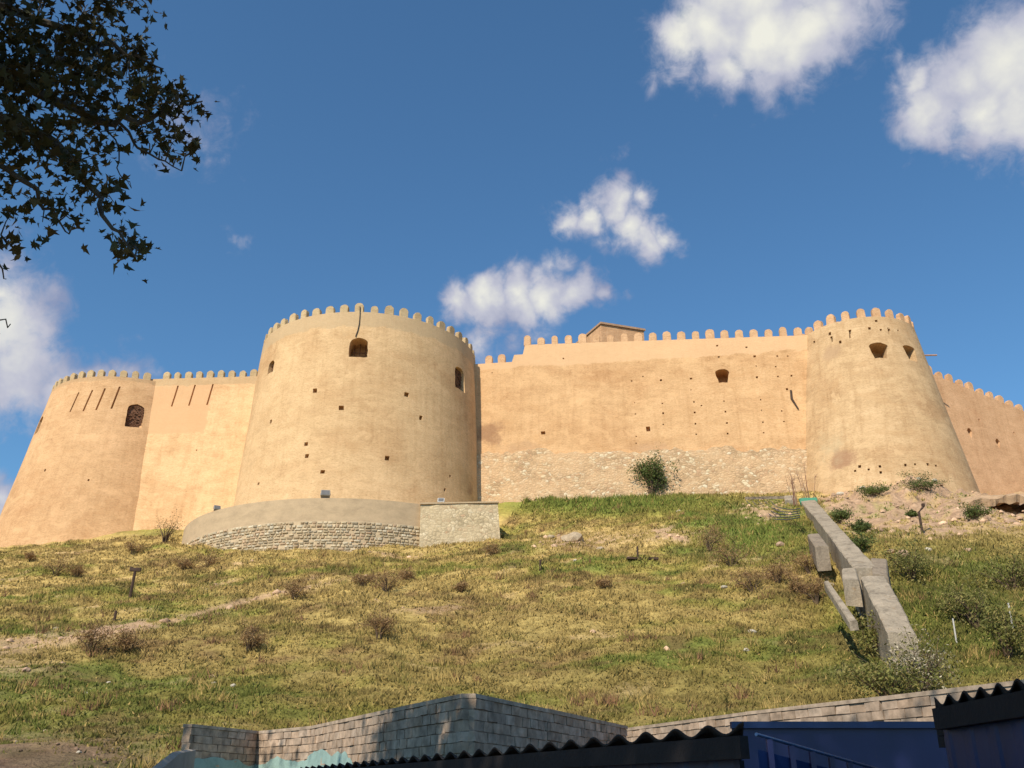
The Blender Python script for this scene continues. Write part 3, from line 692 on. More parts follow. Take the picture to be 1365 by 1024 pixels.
def arcfn(u,z):
    a=A0+u/TR; bz=BZ; return Vector(ringpt(a,TR+.02+.3*max(0,(BZ-z))/8,z)),Vector((math.cos(a),math.sin(a),0)),bz
stones(dict(z0=BZ-6,z1=BZ+.9,u0=0,u1=(A1-A0)*TR,fn=arcfn),'stone_courses',ter,SC,M_STONE)
# terrace floor
v=[(MTC[0],MTC[1],TZ-.1)]+[ringpt(A0-.3+(A1-A0+.6)*i/60,TR-.3,TZ-.1) for i in range(61)]
mesh('terrace_floor',v,[(0,i,i+1) for i in range(1,61)],plain_mat('terrace_gravel',(.4,.31,.22)),ter)
# corner block
ba=at(561,673,83.6); bb=at(664,668,84.6); bk=empty('corner_bastion',(ba.x+3,85,22)); tag(bk,'squat square stone block of pale rubble at the right end of the curved terrace wall','retaining wall')
zt=ba.z+.05
Pa=Vector((ba.x,83.6,0)); Pb=Vector((bb.x,84.6,0)); bd=(Pb-Pa).normalized(); bn=Vector((bd.y,-bd.x,0)); Lb=(Pb-Pa).length
v=[];f=[];n=24;rows=10
def bpt(u,z,dep): 
    return Pa+bd*u+bn*(.10*(zt-z)-dep)+Vector((0,0,z))
v=[]
for i in range(n+1):
    for j in range(rows+1):
        z=15+(zt+.45*i/n-15)*j/rows; u=Lb*i/n; p=bpt(u,z,0)+bn*.14*(float(vn(np.array([u*1.3]),np.array([z*1.3]),5)[0])-.5); 
        p+=bd*((i/n-.0)*.06*(zt-z)); v.append(p)
for i in range(n):
    for j in range(rows): q=rows+1; f.append((i*q+j,(i+1)*q+j,(i+1)*q+j+1,i*q+j+1))
c0=len(v)
for (i) in (n,):
    for j in range(rows+1): 
        z=15+(zt+.45-15)*j/rows; v.append(v[i*(rows+1)+j]-bn*8)
for j in range(rows): f.append((n*(rows+1)+j,c0+j,c0+j+1,n*(rows+1)+j+1))
c1_=len(v)
for j in range(rows+1): v.append(v[j]-bn*8)
for j in range(rows): f.append((c1_+j,j,j+1,c1_+j+1))
f.append((rows,n*(rows+1)+rows,c0+rows,c1_+rows))
mesh('stone_face',v,f,rubble_mat('pale_rubble',(.57,.45,.28),(.52,.41,.26),2.6,1.3,.07),bk)
v=[]
mb=MB(); mid=(Pa+Pb)/2; ang=math.atan2(bd.y,bd.x)
Mx=Matrix.Rotation(ang,3,'Z')@Matrix.Rotation(-math.atan2(.45,Lb),3,'Y')
mb.box(Vector((mid.x,mid.y,zt+.27))-bn*.3,(Lb/2+.06,.42,.06),M3=Mx,jit=.015); mb.build('coping',M_PLAS,bk)
# vent opening beside the bastion
# --- ground cover
grass()
# ------------------------------------------------------------------ floodlights on the terrace
M_GREY=plain_mat('grey_metal',(.30,.28,.25),rough=.5); M_WHITE=plain_mat('white_housing',(.75,.74,.72),rough=.5); M_GLASS=plain_mat('lamp_glass',(.16,.15,.14),rough=.2,spec=.6)
def floodlight(p,yaw,s,label,mat,post=.25):
    e=empty('floodlight',p); tag(e,label,'floodlight','floodlights along the terrace edge')
    Rm=Matrix.Rotation(yaw,3,'Z')@Matrix.Rotation(-.5,3,'X')
    c=Vector(p)+Vector((0,0,post+.25*s))
    mb=MB(); mb.box(c,(.30*s,.16*s,.24*s),M3=Rm,jit=.01); mb.box(c+Rm@Vector((0,.2*s,0)),(.2*s,.07*s,.16*s),M3=Rm); mb.build('housing',mat,e)
    mb=MB(); mb.box(c+Rm@Vector((0,-.17*s,0)),(.26*s,.012,.2*s),M3=Rm); mb.build('lens',M_GLASS,e)
    mb=MB(); mb.tube([Vector(p)+Vector((0,0,-.1)),c],.04,6); mb.box(Vector(p)+Vector((0,0,.02)),(.14,.14,.03))
    for sx in (-1,1): mb.tube([Vector(p)+Vector((0,0,post*.6)),c+Rm@Vector((sx*.33*s,0,-.1*s)),c+Rm@Vector((sx*.33*s,0,.06*s))],.02,4)
    mb.build('bracket',M_GREY,e)
a=R(212.0)
def edge(px): 
    best=None
    for i in range(400):
        a=A0+(A1-A0)*i/399; p=ringpt(a,TR-.25,TZ); q=proj(*[np.array(k) for k in p])[0]
        if best is None or abs(q-px)<best[0]: best=(abs(q-px),p)
    return best[1]
floodlight(edge(289),.5,1.0,'small dark floodlight at the left end of the terrace wall',M_GREY,.05)
floodlight(edge(433),.1,1.35,'largest floodlight on top of the curved terrace wall, round grey head',M_GREY,.1)
q=at(588,668,84.6); floodlight((q.x,84.6,zt+.3),.0,1.0,'small white floodlight on the stone corner block',M_WHITE,.05)
# ------------------------------------------------------------------ shrubs
M_LEAF=col_mat('shrub_leaf',.7,.25,.2,3,0,.2); M_STEM=plain_mat('shrub_stem',(.12,.08,.05),rough=.9)
def shrub(name,px,py,Y,wd,ht,label,cat,group,cols,nleaf=900,leaf=.09,stems=9,seed=0,dry=False,dens=1.0,world=None,open_=.25):
    rg=np.random.default_rng(seed+11)
    if world: bx,by=world
    else: p=at(px,py,Y); bx,by=p.x,p.y
    bz=Hs(bx,by)-.05
    if world is None:
        # slide along the sight line to where it meets the slope
        d=raydir(px,py); t=20
        while t<150:
            q=Vector((0,0,EZ))+d*t
            if q.z<Hs(q.x,q.y): break
            t+=.5
        if t<149: bx,by=q.x,q.y; bz=Hs(bx,by)-.05
    e=empty(name,(bx,by,bz)); tag(e,label,cat,group)
    mb=MB(); tips=[]
    for i in range(stems):
        a=rg.random()*6.283; r=wd*.5*(.25+.7*rg.random()); h=ht*(.55+.4*rg.random())*(1-.35*(r/(wd*.5))**2)
        t=Vector((bx+r*math.cos(a),by+r*math.sin(a),bz+h)); m_=Vector((bx+r*.35*math.cos(a),by+r*.35*math.sin(a),bz+h*.55))
        mb.tube([(bx+.06*math.cos(a),by+.06*math.sin(a),bz-.1),m_,t],[.035*ht/1.5+.008,.022*ht/1.5+.006,.008],5); tips.append((m_,t))
        for k in range(3):
            u=rg.random(); s=m_.lerp(t,u); q=s+Vector(rg.normal(0,.18*wd,3))+Vector((0,0,.1*ht)); 
            if q.z>bz+.05: mb.tube([s,q],[.012,.005],4); tips.append((s,q))
    mb.build('stems',M_STEM,e)
    P=[];
    clus=[]
    for (a_,b_) in tips:
        for k in range(2): clus.append(np.array(a_.lerp(b_,.5+.6*rg.random())))
    clus=np.array(clus); n=nleaf; ci=rg.integers(0,len(clus),n)
    c=clus[ci]+rg.normal(0,1,(n,3))*np.array((.10*wd,.10*wd,.09*ht)); c[:,2]=np.maximum(c[:,2],bz+.02)
    an=rg.random((n,3))*2-1; an/=np.linalg.norm(an,axis=1)[:,None]; bn_=np.cross(an,rg.random((n,3))*2-1); bn_/=np.linalg.norm(bn_,axis=1)[:,None]+1e-6
    L=leaf*(.5+.8*rg.random(n))[:,None]; wv=L*(.12 if dry else .4)
    v=np.stack([c-an*L,c+bn_*wv,c+an*L,c-bn_*wv],1).reshape(-1,3); f=np.arange(n*4).reshape(-1,4)
    cc=np.array(cols)[(rg.integers(0,len(cols),len(clus)))[ci]]*(.7+.6*rg.random(n))[:,None]
    mesh('twigs' if dry else 'foliage',v,f,M_LEAF,e,False,None,np.repeat(cc,4,axis=0)); return e
GC=[(.10,.13,.035),(.14,.17,.045),(.075,.10,.028)]; BC=[(.32,.19,.085),(.24,.14,.065),(.40,.26,.12)]; OC=[(.19,.18,.05),(.14,.145,.038),(.25,.21,.07)]
# the green one against the long wall
def at_wall_shrub():
    p=at(868,660,91.6); return shrub('green_shrub',0,0,0,3.6,4.6,'round green shrub growing against the rubble foot of the long wall','shrub',None,GC,nleaf=4200,leaf=.13,stems=16,seed=1,world=(at(868,660,94.6).x,94.2))
at_wall_shrub()
p=at(229,705,96); shrub('bare_shrub',0,0,0,3.4,3.4,'thin half-bare shrub left of the curved terrace wall','shrub',None,[(.30,.22,.09),(.22,.17,.06)],nleaf=420,leaf=.10,stems=12,seed=2,world=(p.x,94.5))
drys=[(74,768,2.9,1.4,'large round brown shrub high on the left slope'),(102,770,1.7,1.1,'small reddish shrub right of the large round brown one'),(40,750,1.2,.9,'small dark shrub near the foot of the left tower'),(176,740,1.9,1.3,'brown shrub just left of and above the rusty T-topped post'),
 (275,758,2.4,1.2,'brown shrub on the slope below the left end of the terrace'),(245,762,1.3,.9,'small brown tuft-like shrub below the bare shrub'),(392,800,2.2,1.1,'dark brown shrub at the upper end of the footpath'),(515,792,2.9,1.5,'dark brown shrub, biggest of three on the middle slope'),(485,785,1.9,1.1,'brown shrub left of the biggest one on the middle slope'),(543,776,1.4,.9,'little brown shrub right of the biggest one on the middle slope'),
 (120,870,1.6,1.6,'dark shrub below the footpath on the left'),(168,870,1.6,1.0,'low brown shrub right of the dark one below the footpath'),(655,742,1.8,.9,'flat brown shrub under the stone corner block'),(945,738,3.0,1.7,'reddish brown shrub, upper one of the group right of the short post'),(975,755,3.0,1.5,'reddish brown shrub, middle one of the group right of the short post'),
 (1005,790,3.2,1.5,'wide brown shrub, lowest of the group right of the short post'),(1038,778,2.4,1.2,'orange brown shrub at the right end of the lowest brown one'),(1065,795,1.4,.9,'small brown shrub close to the concrete channel'),(1080,765,2.2,1.6,'brown shrub against the left side of the concrete channel'),(1090,812,1.7,1.6,'dark brown shrub beside the leaning slab of the channel'),(505,852,1.9,1.4,'pale brown shrub low in the middle of the slope'),(806,789,1.0,.7,'tiny brown shrub in the middle of the slope'),(330,870,1.4,1.3,'lone brown shrub low on the left half of the slope'),(615,790,1.0,.7,'tiny brown shrub right of the three on the middle slope')]
for i,(px,py,w,h,lb) in enumerate(drys):
    shrub('dry_shrub',px,py,70,w,h,lb,'shrub','dry brown shrubs on the slope',BC,nleaf=900,leaf=.13,stems=10,seed=20+i,dry=True)
greens=[(1165,664,3.6,.7,'dark green bush at the top of the bare bank'),(1240,658,4.2,.8,'olive bush on the bank below the right tower'),(1302,694,2.0,1.0,'bright green bush in the gap of the rocky ledge'),(1120,700,1.7,1.2,'small green bush right of the channel top'),(1150,712,1.4,1.0,'small green bush right of the channel, second from its top'),(1145,740,1.7,1.1,'olive bush close to the right side of the channel'),(1215,690,1.0,.4,'tiny bush by the bent rusty post'),
 (1215,775,3.4,1.8,'olive bush, highest of those right of the channel'),(1350,790,3.4,2.2,'olive bush at the right edge of the picture'),(1305,840,3.2,2.2,'dark bush behind the white posts'),(1345,880,2.8,2.2,'lowest dark bush at the right edge'),(1180,880,2.4,1.6,'dark bush just below and left of the channel end'),
]
for i,(px,py,w,h,lb) in enumerate(greens):
    shrub('leafy_bush',px,py,60,w,h,lb,'bush','leafy bushes on the slope',OC if i>6 else GC,nleaf=2000,leaf=.085,stems=12,seed=60+i)
# (the flowering bush stands in front of the channel end, see below)
# ------------------------------------------------------------------ concrete channel going down the slope
M_CON=concrete_mat('rough_concrete',(.33,.27,.20)); M_CON2=concrete_mat('dark_concrete',(.26,.205,.15)); M_GRN=plain_mat('green_paint',(.06,.26,.16))
ch=empty('concrete_channel',(22,64,17)); tag(ch,'long stepped concrete channel wall running down the slope, pale flat top','channel')
def beam(mb,tops,col=None):
    # solid with a sloping top given by (left-top, right-top, height) stations; worn arrises and an uneven skin
    st=[]
    for (l0,r0,h0),(l1,r1,h1) in zip(tops[:-1],tops[1:]):
        k=max(1,int((l1-l0).length/.45))
        for i in range(k): u=i/k; st.append((l0.lerp(l1,u),r0.lerp(r1,u),h0+(h1-h0)*u))
    st.append(tops[-1]); vs=[]
    for (l,r_,h) in st:
        d=(r_-l); w=d.length; e=min(.07,w*.15)/w; dn=Vector((0,0,-1)); b=min(.07,h*.2)
        ring=[l+dn*b,l+d*e,l+d*.35,l+d*.68,l+d*(1-e),r_+dn*b,r_+dn*h*.5,r_+dn*h,l+dn*h,l+dn*h*.6,l+dn*h*.3]
        for p in ring:
            n=[float(vn(np.array([p.x*1.7+k*9]),np.array([p.y*1.3+p.z*2.1]),k+40)[0])-.5 for k in range(3)]; chip=-.10 if (p is ring[0] or p is ring[1]) and float(vn(np.array([p.y*1.5]),np.array([2.]),44)[0])>.72 else 0
            k_=min(1,w/1.6)**2; vs.append(p+Vector((n[0]*.10*k_,n[1]*.10*k_,(n[2]*.09+chip)*k_)))
    m=11; fs=[tuple(range(m))[::-1],tuple((len(st)-1)*m+j for j in range(m))]
    for i in range(len(st)-1):
        for j in range(m): fs.append((i*m+j,i*m+(j+1)%m,(i+1)*m+(j+1)%m,(i+1)*m+j))
    mb.add(vs,fs)
def hitY(px,py):
    d=raydir(px,py); t=30
    while t<130:
        q=Vector((0,0,EZ))+d*t
        if q.z<Hs(q.x,q.y): break
        t+=.25
    return q.y
_cy={}
def over(px,py,h):
    d=raydir(px,py); t=hitY(px,py)/d.y
    while t>15:
        q=Vector((0,0,EZ))+d*t
        if q.z-Hs(q.x,q.y)>h: break
        t-=.2
    return q.y
for _py,_px,_dl in ((664,1076,.9),(692,1090,1.7),(722,1114,2.1),(762,1146,2.6),(815,1168,2.4),(860,1200,1.7)): _cy[_py]=over(_px,_py,_dl)
_cy=dict(sorted(_cy.items()))
def CHY(py): return float(np.interp(py,list(_cy),list(_cy.values())))
def LP(a,b,Y,h):
    Y=CHY((a[1]+b[1])/2); return (at(*a,Y),at(*b,Y),h)
mb=MB(); beam(mb,[LP((1067,668),(1087,666.5),0,3.2),LP((1087,690),(1107,689),0,3.6),LP((1106,714),(1128,712),0,4),LP((1131,748),(1160,746),0,4.2),LP((1137,757),(1170,757),0,4.2)]); mb.build('wall_section',M_CON,ch)
mb=MB(); beam(mb,[LP((1146,767),(1180,768),0,4.0),LP((1163,802),(1200,803),0,3.8),LP((1183,842),(1221,846),0,3.4)]); mb.build('wall_section',M_CON,ch)
mb=MB(); beam(mb,[LP((1065,664.5),(1089,662.8),86.6,.35),LP((1067,669),(1090,667.2),85.6,.35)]); mb.build('green_cap',M_GRN,ch)
mb=MB(); beam(mb,[LP((1076,712),(1092,711),77,1.3),LP((1086,728),(1104,727),73.5,1.5)]); mb.build('step_block',M_CON2,ch)
mb=MB(); beam(mb,[LP((1122,758),(1141,757),66.5,1.4),LP((1123,772),(1145,774),64,1.3)]); mb.build('step_block',M_CON,ch)
mb=MB(); beam(mb,[LP((1160,744),(1182,745),71,1.6),LP((1163,764),(1184,768),67,1.6)]); mb.build('side_block',M_CON2,ch)
mb=MB(); beam(mb,[LP((1098,775),(1105,774),64,.45),LP((1132,828),(1143,827),52,.4)]); mb.build('leaning_slab',M_CON,ch)
_q=at(1216,850,CHY(850)-1.6)
shrub('flowering_bush',0,0,0,2.6,2.5,'pale bush with whitish blossom in front of the channel end','bush',None,[(.40,.34,.22),(.20,.18,.08),(.50,.44,.31),(.14,.13,.05)],nleaf=2600,leaf=.06,stems=18,seed=90,world=(_q.x,_q.y))
_q=at(1180,880,CHY(860)-2.6)
shrub('leafy_bush',0,0,0,3.2,2.0,'dark bush hiding the foot of the channel end','bush','leafy bushes on the slope',OC,nleaf=3000,leaf=.08,stems=16,seed=91,world=(_q.x,_q.y))
# concrete beam and slab at the head of the channel
lg=empty('concrete_ledge',at(1020,668,86)); tag(lg,'thin concrete ledge left of the channel head with loose wires below','ledge')
def XP(a,b,Y,h): return (at(*a,Y),at(*b,Y),h)
_Y=hitY(1020,668)-1.5
mb=MB(); beam(mb,[XP((993,664.5),(993.2,662),_Y,.12),XP((1046,663.5),(1046.2,661),_Y,.12)]); mb.build('slab',M_CON2,lg)
mb=MB(); beam(mb,[XP((1045,661),(1059,660),_Y,.7),XP((1046,667),(1061,665.5),_Y-.8,.7)]); mb.build('block',M_CON,lg)
mb=MB(); rr=random.Random(5)
for i in range(5):
    a=at(995+i*8,668,_Y-.3); b=at(1066,690-i*3,CHY(690)-.3); m_=a.lerp(b,.5)-Vector((0,0,1.0-.15*i)); mb.tube([a,a.lerp(m_,.5)-Vector((0,0,.2)),m_,m_.lerp(b,.6)-Vector((0,0,.1)),b],.035,4)
mb.build('wires',plain_mat('wire',(.05,.06,.09)),lg)
# bare saplings
def sapling(px,py,Y,hp,label,seed,n=6):
    rg=random.Random(seed); p=at(px,py,Y); p.z=min(p.z,Hs(p.x,p.y)+2); e=empty('bare_sapling',p); tag(e,label,'sapling','bare saplings at the channel head')
    mb=MB(); H_=hp*Y*1.1/FPX
    for i in range(n):
        b=p+Vector((rg.uniform(-.2,.2),rg.uniform(-.3,.3),-1)); t=p+Vector((rg.uniform(-.28,.28)*H_,rg.uniform(-.3,.3),H_*rg.uniform(.6,1))) if i else p+Vector((-.1,0,H_))
        m_=b.lerp(t,.5)+Vector((rg.uniform(-.12,.12),0,0)); mb.tube([b,m_,t],[.07 if i==0 else .035,.04 if i==0 else .025,.012],5)
        for k in range(4):
            s=m_.lerp(t,rg.random()); mb.tube([s,s+Vector((rg.uniform(-.4,.4),rg.uniform(-.2,.2),rg.uniform(.2,.6)))],[.015,.006],4)
    mb.build('stems',plain_mat('reddish_bark',(.22,.12,.08)),e)
sapling(1060,668,CHY(668)+.5,40,'left clump of thin bare stems at the head of the channel',1,7)
sapling(1079,664,CHY(664)+.6,46,'right bare sapling with one thick reddish stem at the head of the channel',2,6)
# ------------------------------------------------------------------ posts
M_RUST=plain_mat('rusty_steel',(.07,.04,.028),.6,4,.005,.8)
def slope_at(px,py):
    d=raydir(px,py); t=20
    while t<160:
        q=Vector((0,0,EZ))+d*t
        if q.z<Hs(q.x,q.y): return q,t
        t+=.15
    return q,t
def post(px,py,hp,label,mat,style='t',r=.05,group='posts on the slope'):
    q,t=slope_at(px,py); h=hp*t/FPX*1.03; e=empty('post',q); tag(e,label,'post',group)
    mb=MB(); lean=Vector((.04*h,0,0)); top=q+Vector((0,0,h))+lean
    if style=='bent':
        a=q+Vector((0,0,h*.78)); mb.tube([q-Vector((0,0,.3)),a,a+Vector((.12*h,0,.12*h)),a+Vector((.2*h,0,.2*h))],[r,r,r*.9,r*.8],6)
    else: mb.tube([q-Vector((0,0,.3)),top],[r,r*.9],6)
    mb.build('upright',mat,e)
    if style=='t':
        mb=MB(); mb.box(top,(.38,.09,.12),jit=.02); mb.box(top+Vector((-.3,0,.06)),(.07,.1,.14),jit=.02); mb.build('head',mat,e)
    if style=='bent':
        mb=MB(); mb.box(top+Vector((.16*h,0,.03*h)),(.09,.09,.12),rot=.4,jit=.02); mb.build('head',mat,e)
    if style=='base':
        mb=MB(); mb.box(q+Vector((.35,0,.06)),(1.1,.2,.07),rot=.05,jit=.02); mb.build('foot_plate',mat,e)
    return e
post(173,797,33,'rusty post with a T-shaped head on the left slope',M_RUST,'t',.11)
post(152,828,12,'short stub post below the T-headed rusty one',M_RUST,'x',.09)
post(1230,712,34,'bent rusty post on the bare bank below the right tower',M_RUST,'bent',.09)
post(850,746,17,'short dark post with a foot plate in the middle of the slope',M_RUST,'base',.08)
post(720,760,13,'short dark post left of the one with a foot plate',M_RUST,'x',.1)
M_WP=plain_mat('whitewashed_post',(.55,.52,.47),rough=.7)
post(1275,858,28,'left one of the two thin white posts among the dark bushes',M_WP,'x',.04)
post(1352,850,38,'right one of the two thin white posts among the dark bushes, leaning',M_WP,'x',.045)
# ------------------------------------------------------------------ loose rocks
M_ROCK=col_mat('limestone',.9,.2,.5,5,.03)
def rock(px,py,s,label,colr=(.55,.50,.42),seed=0,name='rock',flat=.6,group='loose rocks on the slope'):
    q,t=slope_at(px,py); rg=random.Random(seed+500); bm=bmesh.new(); bmesh.ops.create_icosphere(bm,subdivisions=2,radius=1)
    for v in bm.verts:
        n=1+.28*(float(vn(np.array([v.co.x*2+seed]),np.array([v.co.y*2+v.co.z*1.7]),seed)[0])-.5)*2; v.co*=n
    M_=Matrix.Rotation(rg.random()*6,3,'Z'); vs=[M_@Vector((v.co.x*s,v.co.y*s*.8,v.co.z*s*flat))+q+Vector((0,0,s*flat*.35)) for v in bm.verts]; fs=[tuple(v.index for v in f.verts) for f in bm.faces]; bm.free()
    o=mesh(name,vs,fs,M_ROCK,None,False,tuple(q),np.tile(np.array(colr),(len(vs),1))); tag(o,label,'rock',group)
rocks=[(905,683,.38,'white rock on the green strip below the round shrub'),(910,697,.18,'tiny white rock just under the other white one'),(765,722,1.0,'big smooth boulder half sunk in the slope'),(735,718,.55,'jagged grey rock at the left of the smooth boulder'),(800,733,.4,'rock just right of the smooth boulder'),(285,912,.16,'white stone low on the left slope'),(311,916,.2,'flat pinkish stone right of the white one low on the left'),(145,911,.14,'tiny pale stone near the left side of the slope'),
 (113,925,.14,'pale slanting stone in the lower left'),(105,1004,.12,'white pebble in the dark hollow, lower left corner'),(767,748,.22,'small white rock below the smooth boulder'),(965,784,.3,'white rock left of the lowest brown shrub'),(1002,844,.3,'pale rock in the lower middle right of the slope'),(995,868,.22,'pinkish stone below the pale rock'),(911,779,.2,'pinkish stone in the middle right of the slope'),(1040,728,.55,'grey rock beside the brown shrub group'),(1108,712+70,.35,'rock by the side of the channel'),
 (1205,743,.75,'pinkish boulder right of the channel'),(1188,737,.4,'small boulder touching the pinkish one'),(1238,735,.4,'pale rock to the right of the pinkish boulder'),(1275,648,.6,'white rubble stone at the foot of the right tower'),(1245,638+4,.5,'white stone on top of the bank'),(1225,640,.4,'small white stone on top of the bank'),(1120,660,.5,'pale stone beside the channel head'),(1105,668,.4,'brown stone beside the channel head'),(1150,652,.45,'pale stone at the left top of the bank'),
 (1345,820-122,.5,'reddish stone under the rocky ledge'),(1290,735,.35,'reddish stone on the right side of the slope'),(60,975,.1,'stone in the dark hollow, lower left'),(20,990,.11,'stone at the left edge of the dark hollow'),(150,1000,.1,'stone at the right side of the dark hollow'),(75,840,.3,'stone on the pale footpath'),(35,895,.28,'pink stone below the footpath at the left edge')]
for i,(px,py,s,lb) in enumerate(rocks):
    pale='white' in lb or 'pale' in lb; pink='pink' in lb or 'reddish' in lb or 'brown' in lb
    rock(px,py,s*(.75 if s<1 else 1),lb,(.50,.44,.35) if pale else ((.42,.28,.19) if pink else (.40,.31,.21)),i,flat=.32 if 'slab' in lb else .6)
def ledge(pxs,pyf,th,dep,label,seed):
    # overhanging shelf of hardened soil: uneven plate whose front lip stands clear of the bank
    K=70; J=10; v=[];f=[]; qm,_t=slope_at((pxs[0]+1365)/2,pyf(1325)+10); Y0=qm.y-2.0
    for i in range(K+1):
        u=i/K; px=pxs[0]+(pxs[1]-pxs[0])*u; end=min(1,6*u+.12)
        Yl=Y0-1.2*u+1.0*(float(vn(np.array([u*9]),np.array([seed*3.]),4)[0])-.5)+.5*(float(vn(np.array([u*31]),np.array([2.]),4)[0])-.5)
        lip=at(px,pyf(px),Yl); lip.z+=.3*(float(vn(np.array([u*14]),np.array([1.]),seed)[0])-.5)+.14*(float(vn(np.array([u*37]),np.array([1.]),seed)[0])-.5)
        for j in range(J+1):
            w=j/J; n=(fbm(np.array([lip.x*1.2]),np.array([(Yl+dep*w)*1.2]),seed,3)[0]-.5); v.append(lip+Vector((0,dep*w,.30*dep*w+.5*n-(1-end)*.4)))
        for j in range(J,-1,-1):
            w=j/J; n=float(vn(np.array([lip.x*1.5]),np.array([j*.9]),seed+2)[0]); v.append(lip+Vector((0,dep*w+.2,.30*dep*w-th*end*(.6+.8*n)-(1-end)*.4)))
    m=2*(J+1)
    for i in range(K):
        for j in range(m): f.append((i*m+j,i*m+(j+1)%m,(i+1)*m+(j+1)%m,(i+1)*m+j))
    f.append(tuple(range(m))[::-1]); f.append(tuple(K*m+j for j in range(m)))
    o=mesh('earth_ledge',v,f,plain_mat('crusted_soil',(.46,.31,.19),.6,1.5,.10,.95,stretch=(1,1,3)),None,False,tuple(v[0])); fix_normals(o); tag(o,label,'rock')
ledge((1274,1450),lambda px: float(np.interp(px,[1274,1300,1330,1365,1450],[672,667,665,660,655])),.55,5.5,'overhanging crusted shelf of earth with a dark hollow beneath, below the right wall',3)
# stones strewn in the hollow, along the path and on the bank: past counting
def scree():
    rg=np.random.default_rng(8); V=[];F=[];C=[]; n=0
    ico=[(0,0,1),(.9,0,.3),(.28,.85,.3),(-.72,.53,.3),(-.72,-.53,.3),(.28,-.85,.3),(.7,.5,-.5),(-.28,.85,-.5),(-.9,0,-.5),(-.28,-.85,-.5),(.7,-.5,-.5)]
    fc=[(0,1,2),(0,2,3),(0,3,4),(0,4,5),(0,5,1),(1,6,2),(2,7,3),(3,8,4),(4,9,5),(5,10,1),(6,7,2),(7,8,3),(8,9,4),(9,10,5),(10,6,1)]
    m=9000; y=24+75*rg.random(m); x=(rg.random(m)*2-1)*(y*.6+4); z=H(x,y); veg,soil,bare,lush=cover(x,y,z)
    keep=(rg.random(m)<bare**1.3*.9)&(np.hypot(x-MTC[0],y-MTC[1])>18.6)&(y<CY(x)-2)
    for a,b,c_,s_ in zip(x[keep],y[keep],z[keep],soil[keep]):
        s=(.05+.28*rg.random()**3)*min(1,b/62)**1.5; q=np.array(ico)*s*(.75+.5*rg.random((11,3))); q[:,2]*=.7; V.append(q+np.array((a,b,c_+.02))); F.append(np.array(fc)+n); n+=11; C.append(np.tile(s_*(.6+1.0*rg.random()),(11,1)))
    o=mesh('scree',np.concatenate(V),np.concatenate(F),M_ROCK,None,False,None,np.concatenate(C)); tag(o,'scattered small stones on the bare soil of the slope','stones',None,'stuff')
scree()
# ------------------------------------------------------------------ block walls in the foreground
M_BLOCK=col_mat('concrete_block',.95,.1,.85,5,.02); M_MORT=plain_mat('grey_mortar',(.27,.21,.165),.7,5,.01)
def block_wall(pts,top,label,name='block_wall',bw=.33,bh=.15,cap=True,seed=0,rows=18,paint=None):
    e=empty(name,(pts[0][0],pts[0][1],0)); tag(e,label,'wall')
    mb=MB(); core=MB(); cp=MB(); rg=random.Random(seed)
    for (a,b) in zip(pts[:-1],pts[1:]):
        A_=Vector((a[0],a[1],0)); B_=Vector((b[0],b[1],0)); d=(B_-A_); Ln=d.length; d.normalize(); ang=math.atan2(d.y,d.x); n=Vector((d.y,-d.x,0))
        core.box((A_+B_)/2+Vector((0,0,top/2-.03)),(Ln/2-.012,.075,top/2-.02),rot=ang)
        for j in range(rows):
            z=top-.05-bh*(j+.5)
            if z<0: break
            u=(-.2 if j%2 else 0); k=0
            while u<Ln:
                u0=max(u,0); u1=min(u+bw,Ln)
                if u1-u0>.04:
                    s=rg.choice((.84,.9,.96,1.0,1.04,1.1,1.18)); t=rg.uniform(-.04,.04); c=(.40*s*(1+t),.30*s,.225*s*(1-t))
                    p=A_+d*((u0+u1)/2)+Vector((0,0,z)); dr=rg.uniform(-.012,.012)
                    mb.box(p+n*dr,((u1-u0)/2-.007,.098,bh/2-.007),rot=ang,jit=.008,col=c)
                u+=bw
        if cap: 
            cp.box((A_+B_)/2+Vector((0,0,top-.018)),(Ln/2+.0,.112,.032),rot=ang,jit=.004,col=(.40,.31,.235))
    mb.build('blocks',M_BLOCK,e,usecol=True); core.build('mortar',M_MORT,e)
    if cap: cp.build('coping',M_BLOCK,e,usecol=True)
    return e
def at_z(px,py,z):
    d=raydir(px,py); t=(z-EZ)/d.z; return Vector((0,0,EZ))+d*t
BT=2.95
w1=[at_z(px,py,BT) for px,py in ((250,966),(345,976),(420,969),(520,948),(625,926),(722,946),(830,969))]
# block_wall piecewise: keep plan
bwall=block_wall([(p.x,p.y) for p in w1],BT,'grey block wall with a sharp corner in the middle, patchy turquoise paint at its left foot',seed=1)
w2=[at_z(px,py,3.05) for px,py in ((800,977),(1000,950),(1180,930),(1420,902))]
block_wall([(p.x,p.y) for p in w2],3.05,'long low block wall running to the right behind the blue sheds',seed=2,rows=14)
# turquoise limewash on the left part of the first wall: rough-edged skin a few mm proud
M_TUR=plain_mat('turquoise_limewash',(.30,.43,.40),.8,3,.006,.8)
mb=MB(); v=[];f=[]
for s,(a,b) in enumerate(zip(w1[:3],w1[1:4])):
    d=Vector((b.x-a.x,b.y-a.y,0)); Ln=d.length; d.normalize(); n=Vector((d.y,-d.x,0)); 
    if n.y>0: n=-n
    K=40; base=len(v)
    for i in range(K+1):
        u=Ln*i/K; zt_=2.32+.16*(fbm(np.array([u*1.7+s*7]),np.array([0.]),3)[0]-.5)*2+(.08 if s==2 and i<K*.6 else 0)-(.0 if s<2 else max(0,(i/K-.55))*2.2)
        for z in (.1,zt_): v.append(Vector((a.x,a.y,z))+d*u+n*.112)
    for i in range(K): f.append((base+2*i,base+2*i+2,base+2*i+3,base+2*i+1))
mesh('limewash',v,f,M_TUR,bwall)
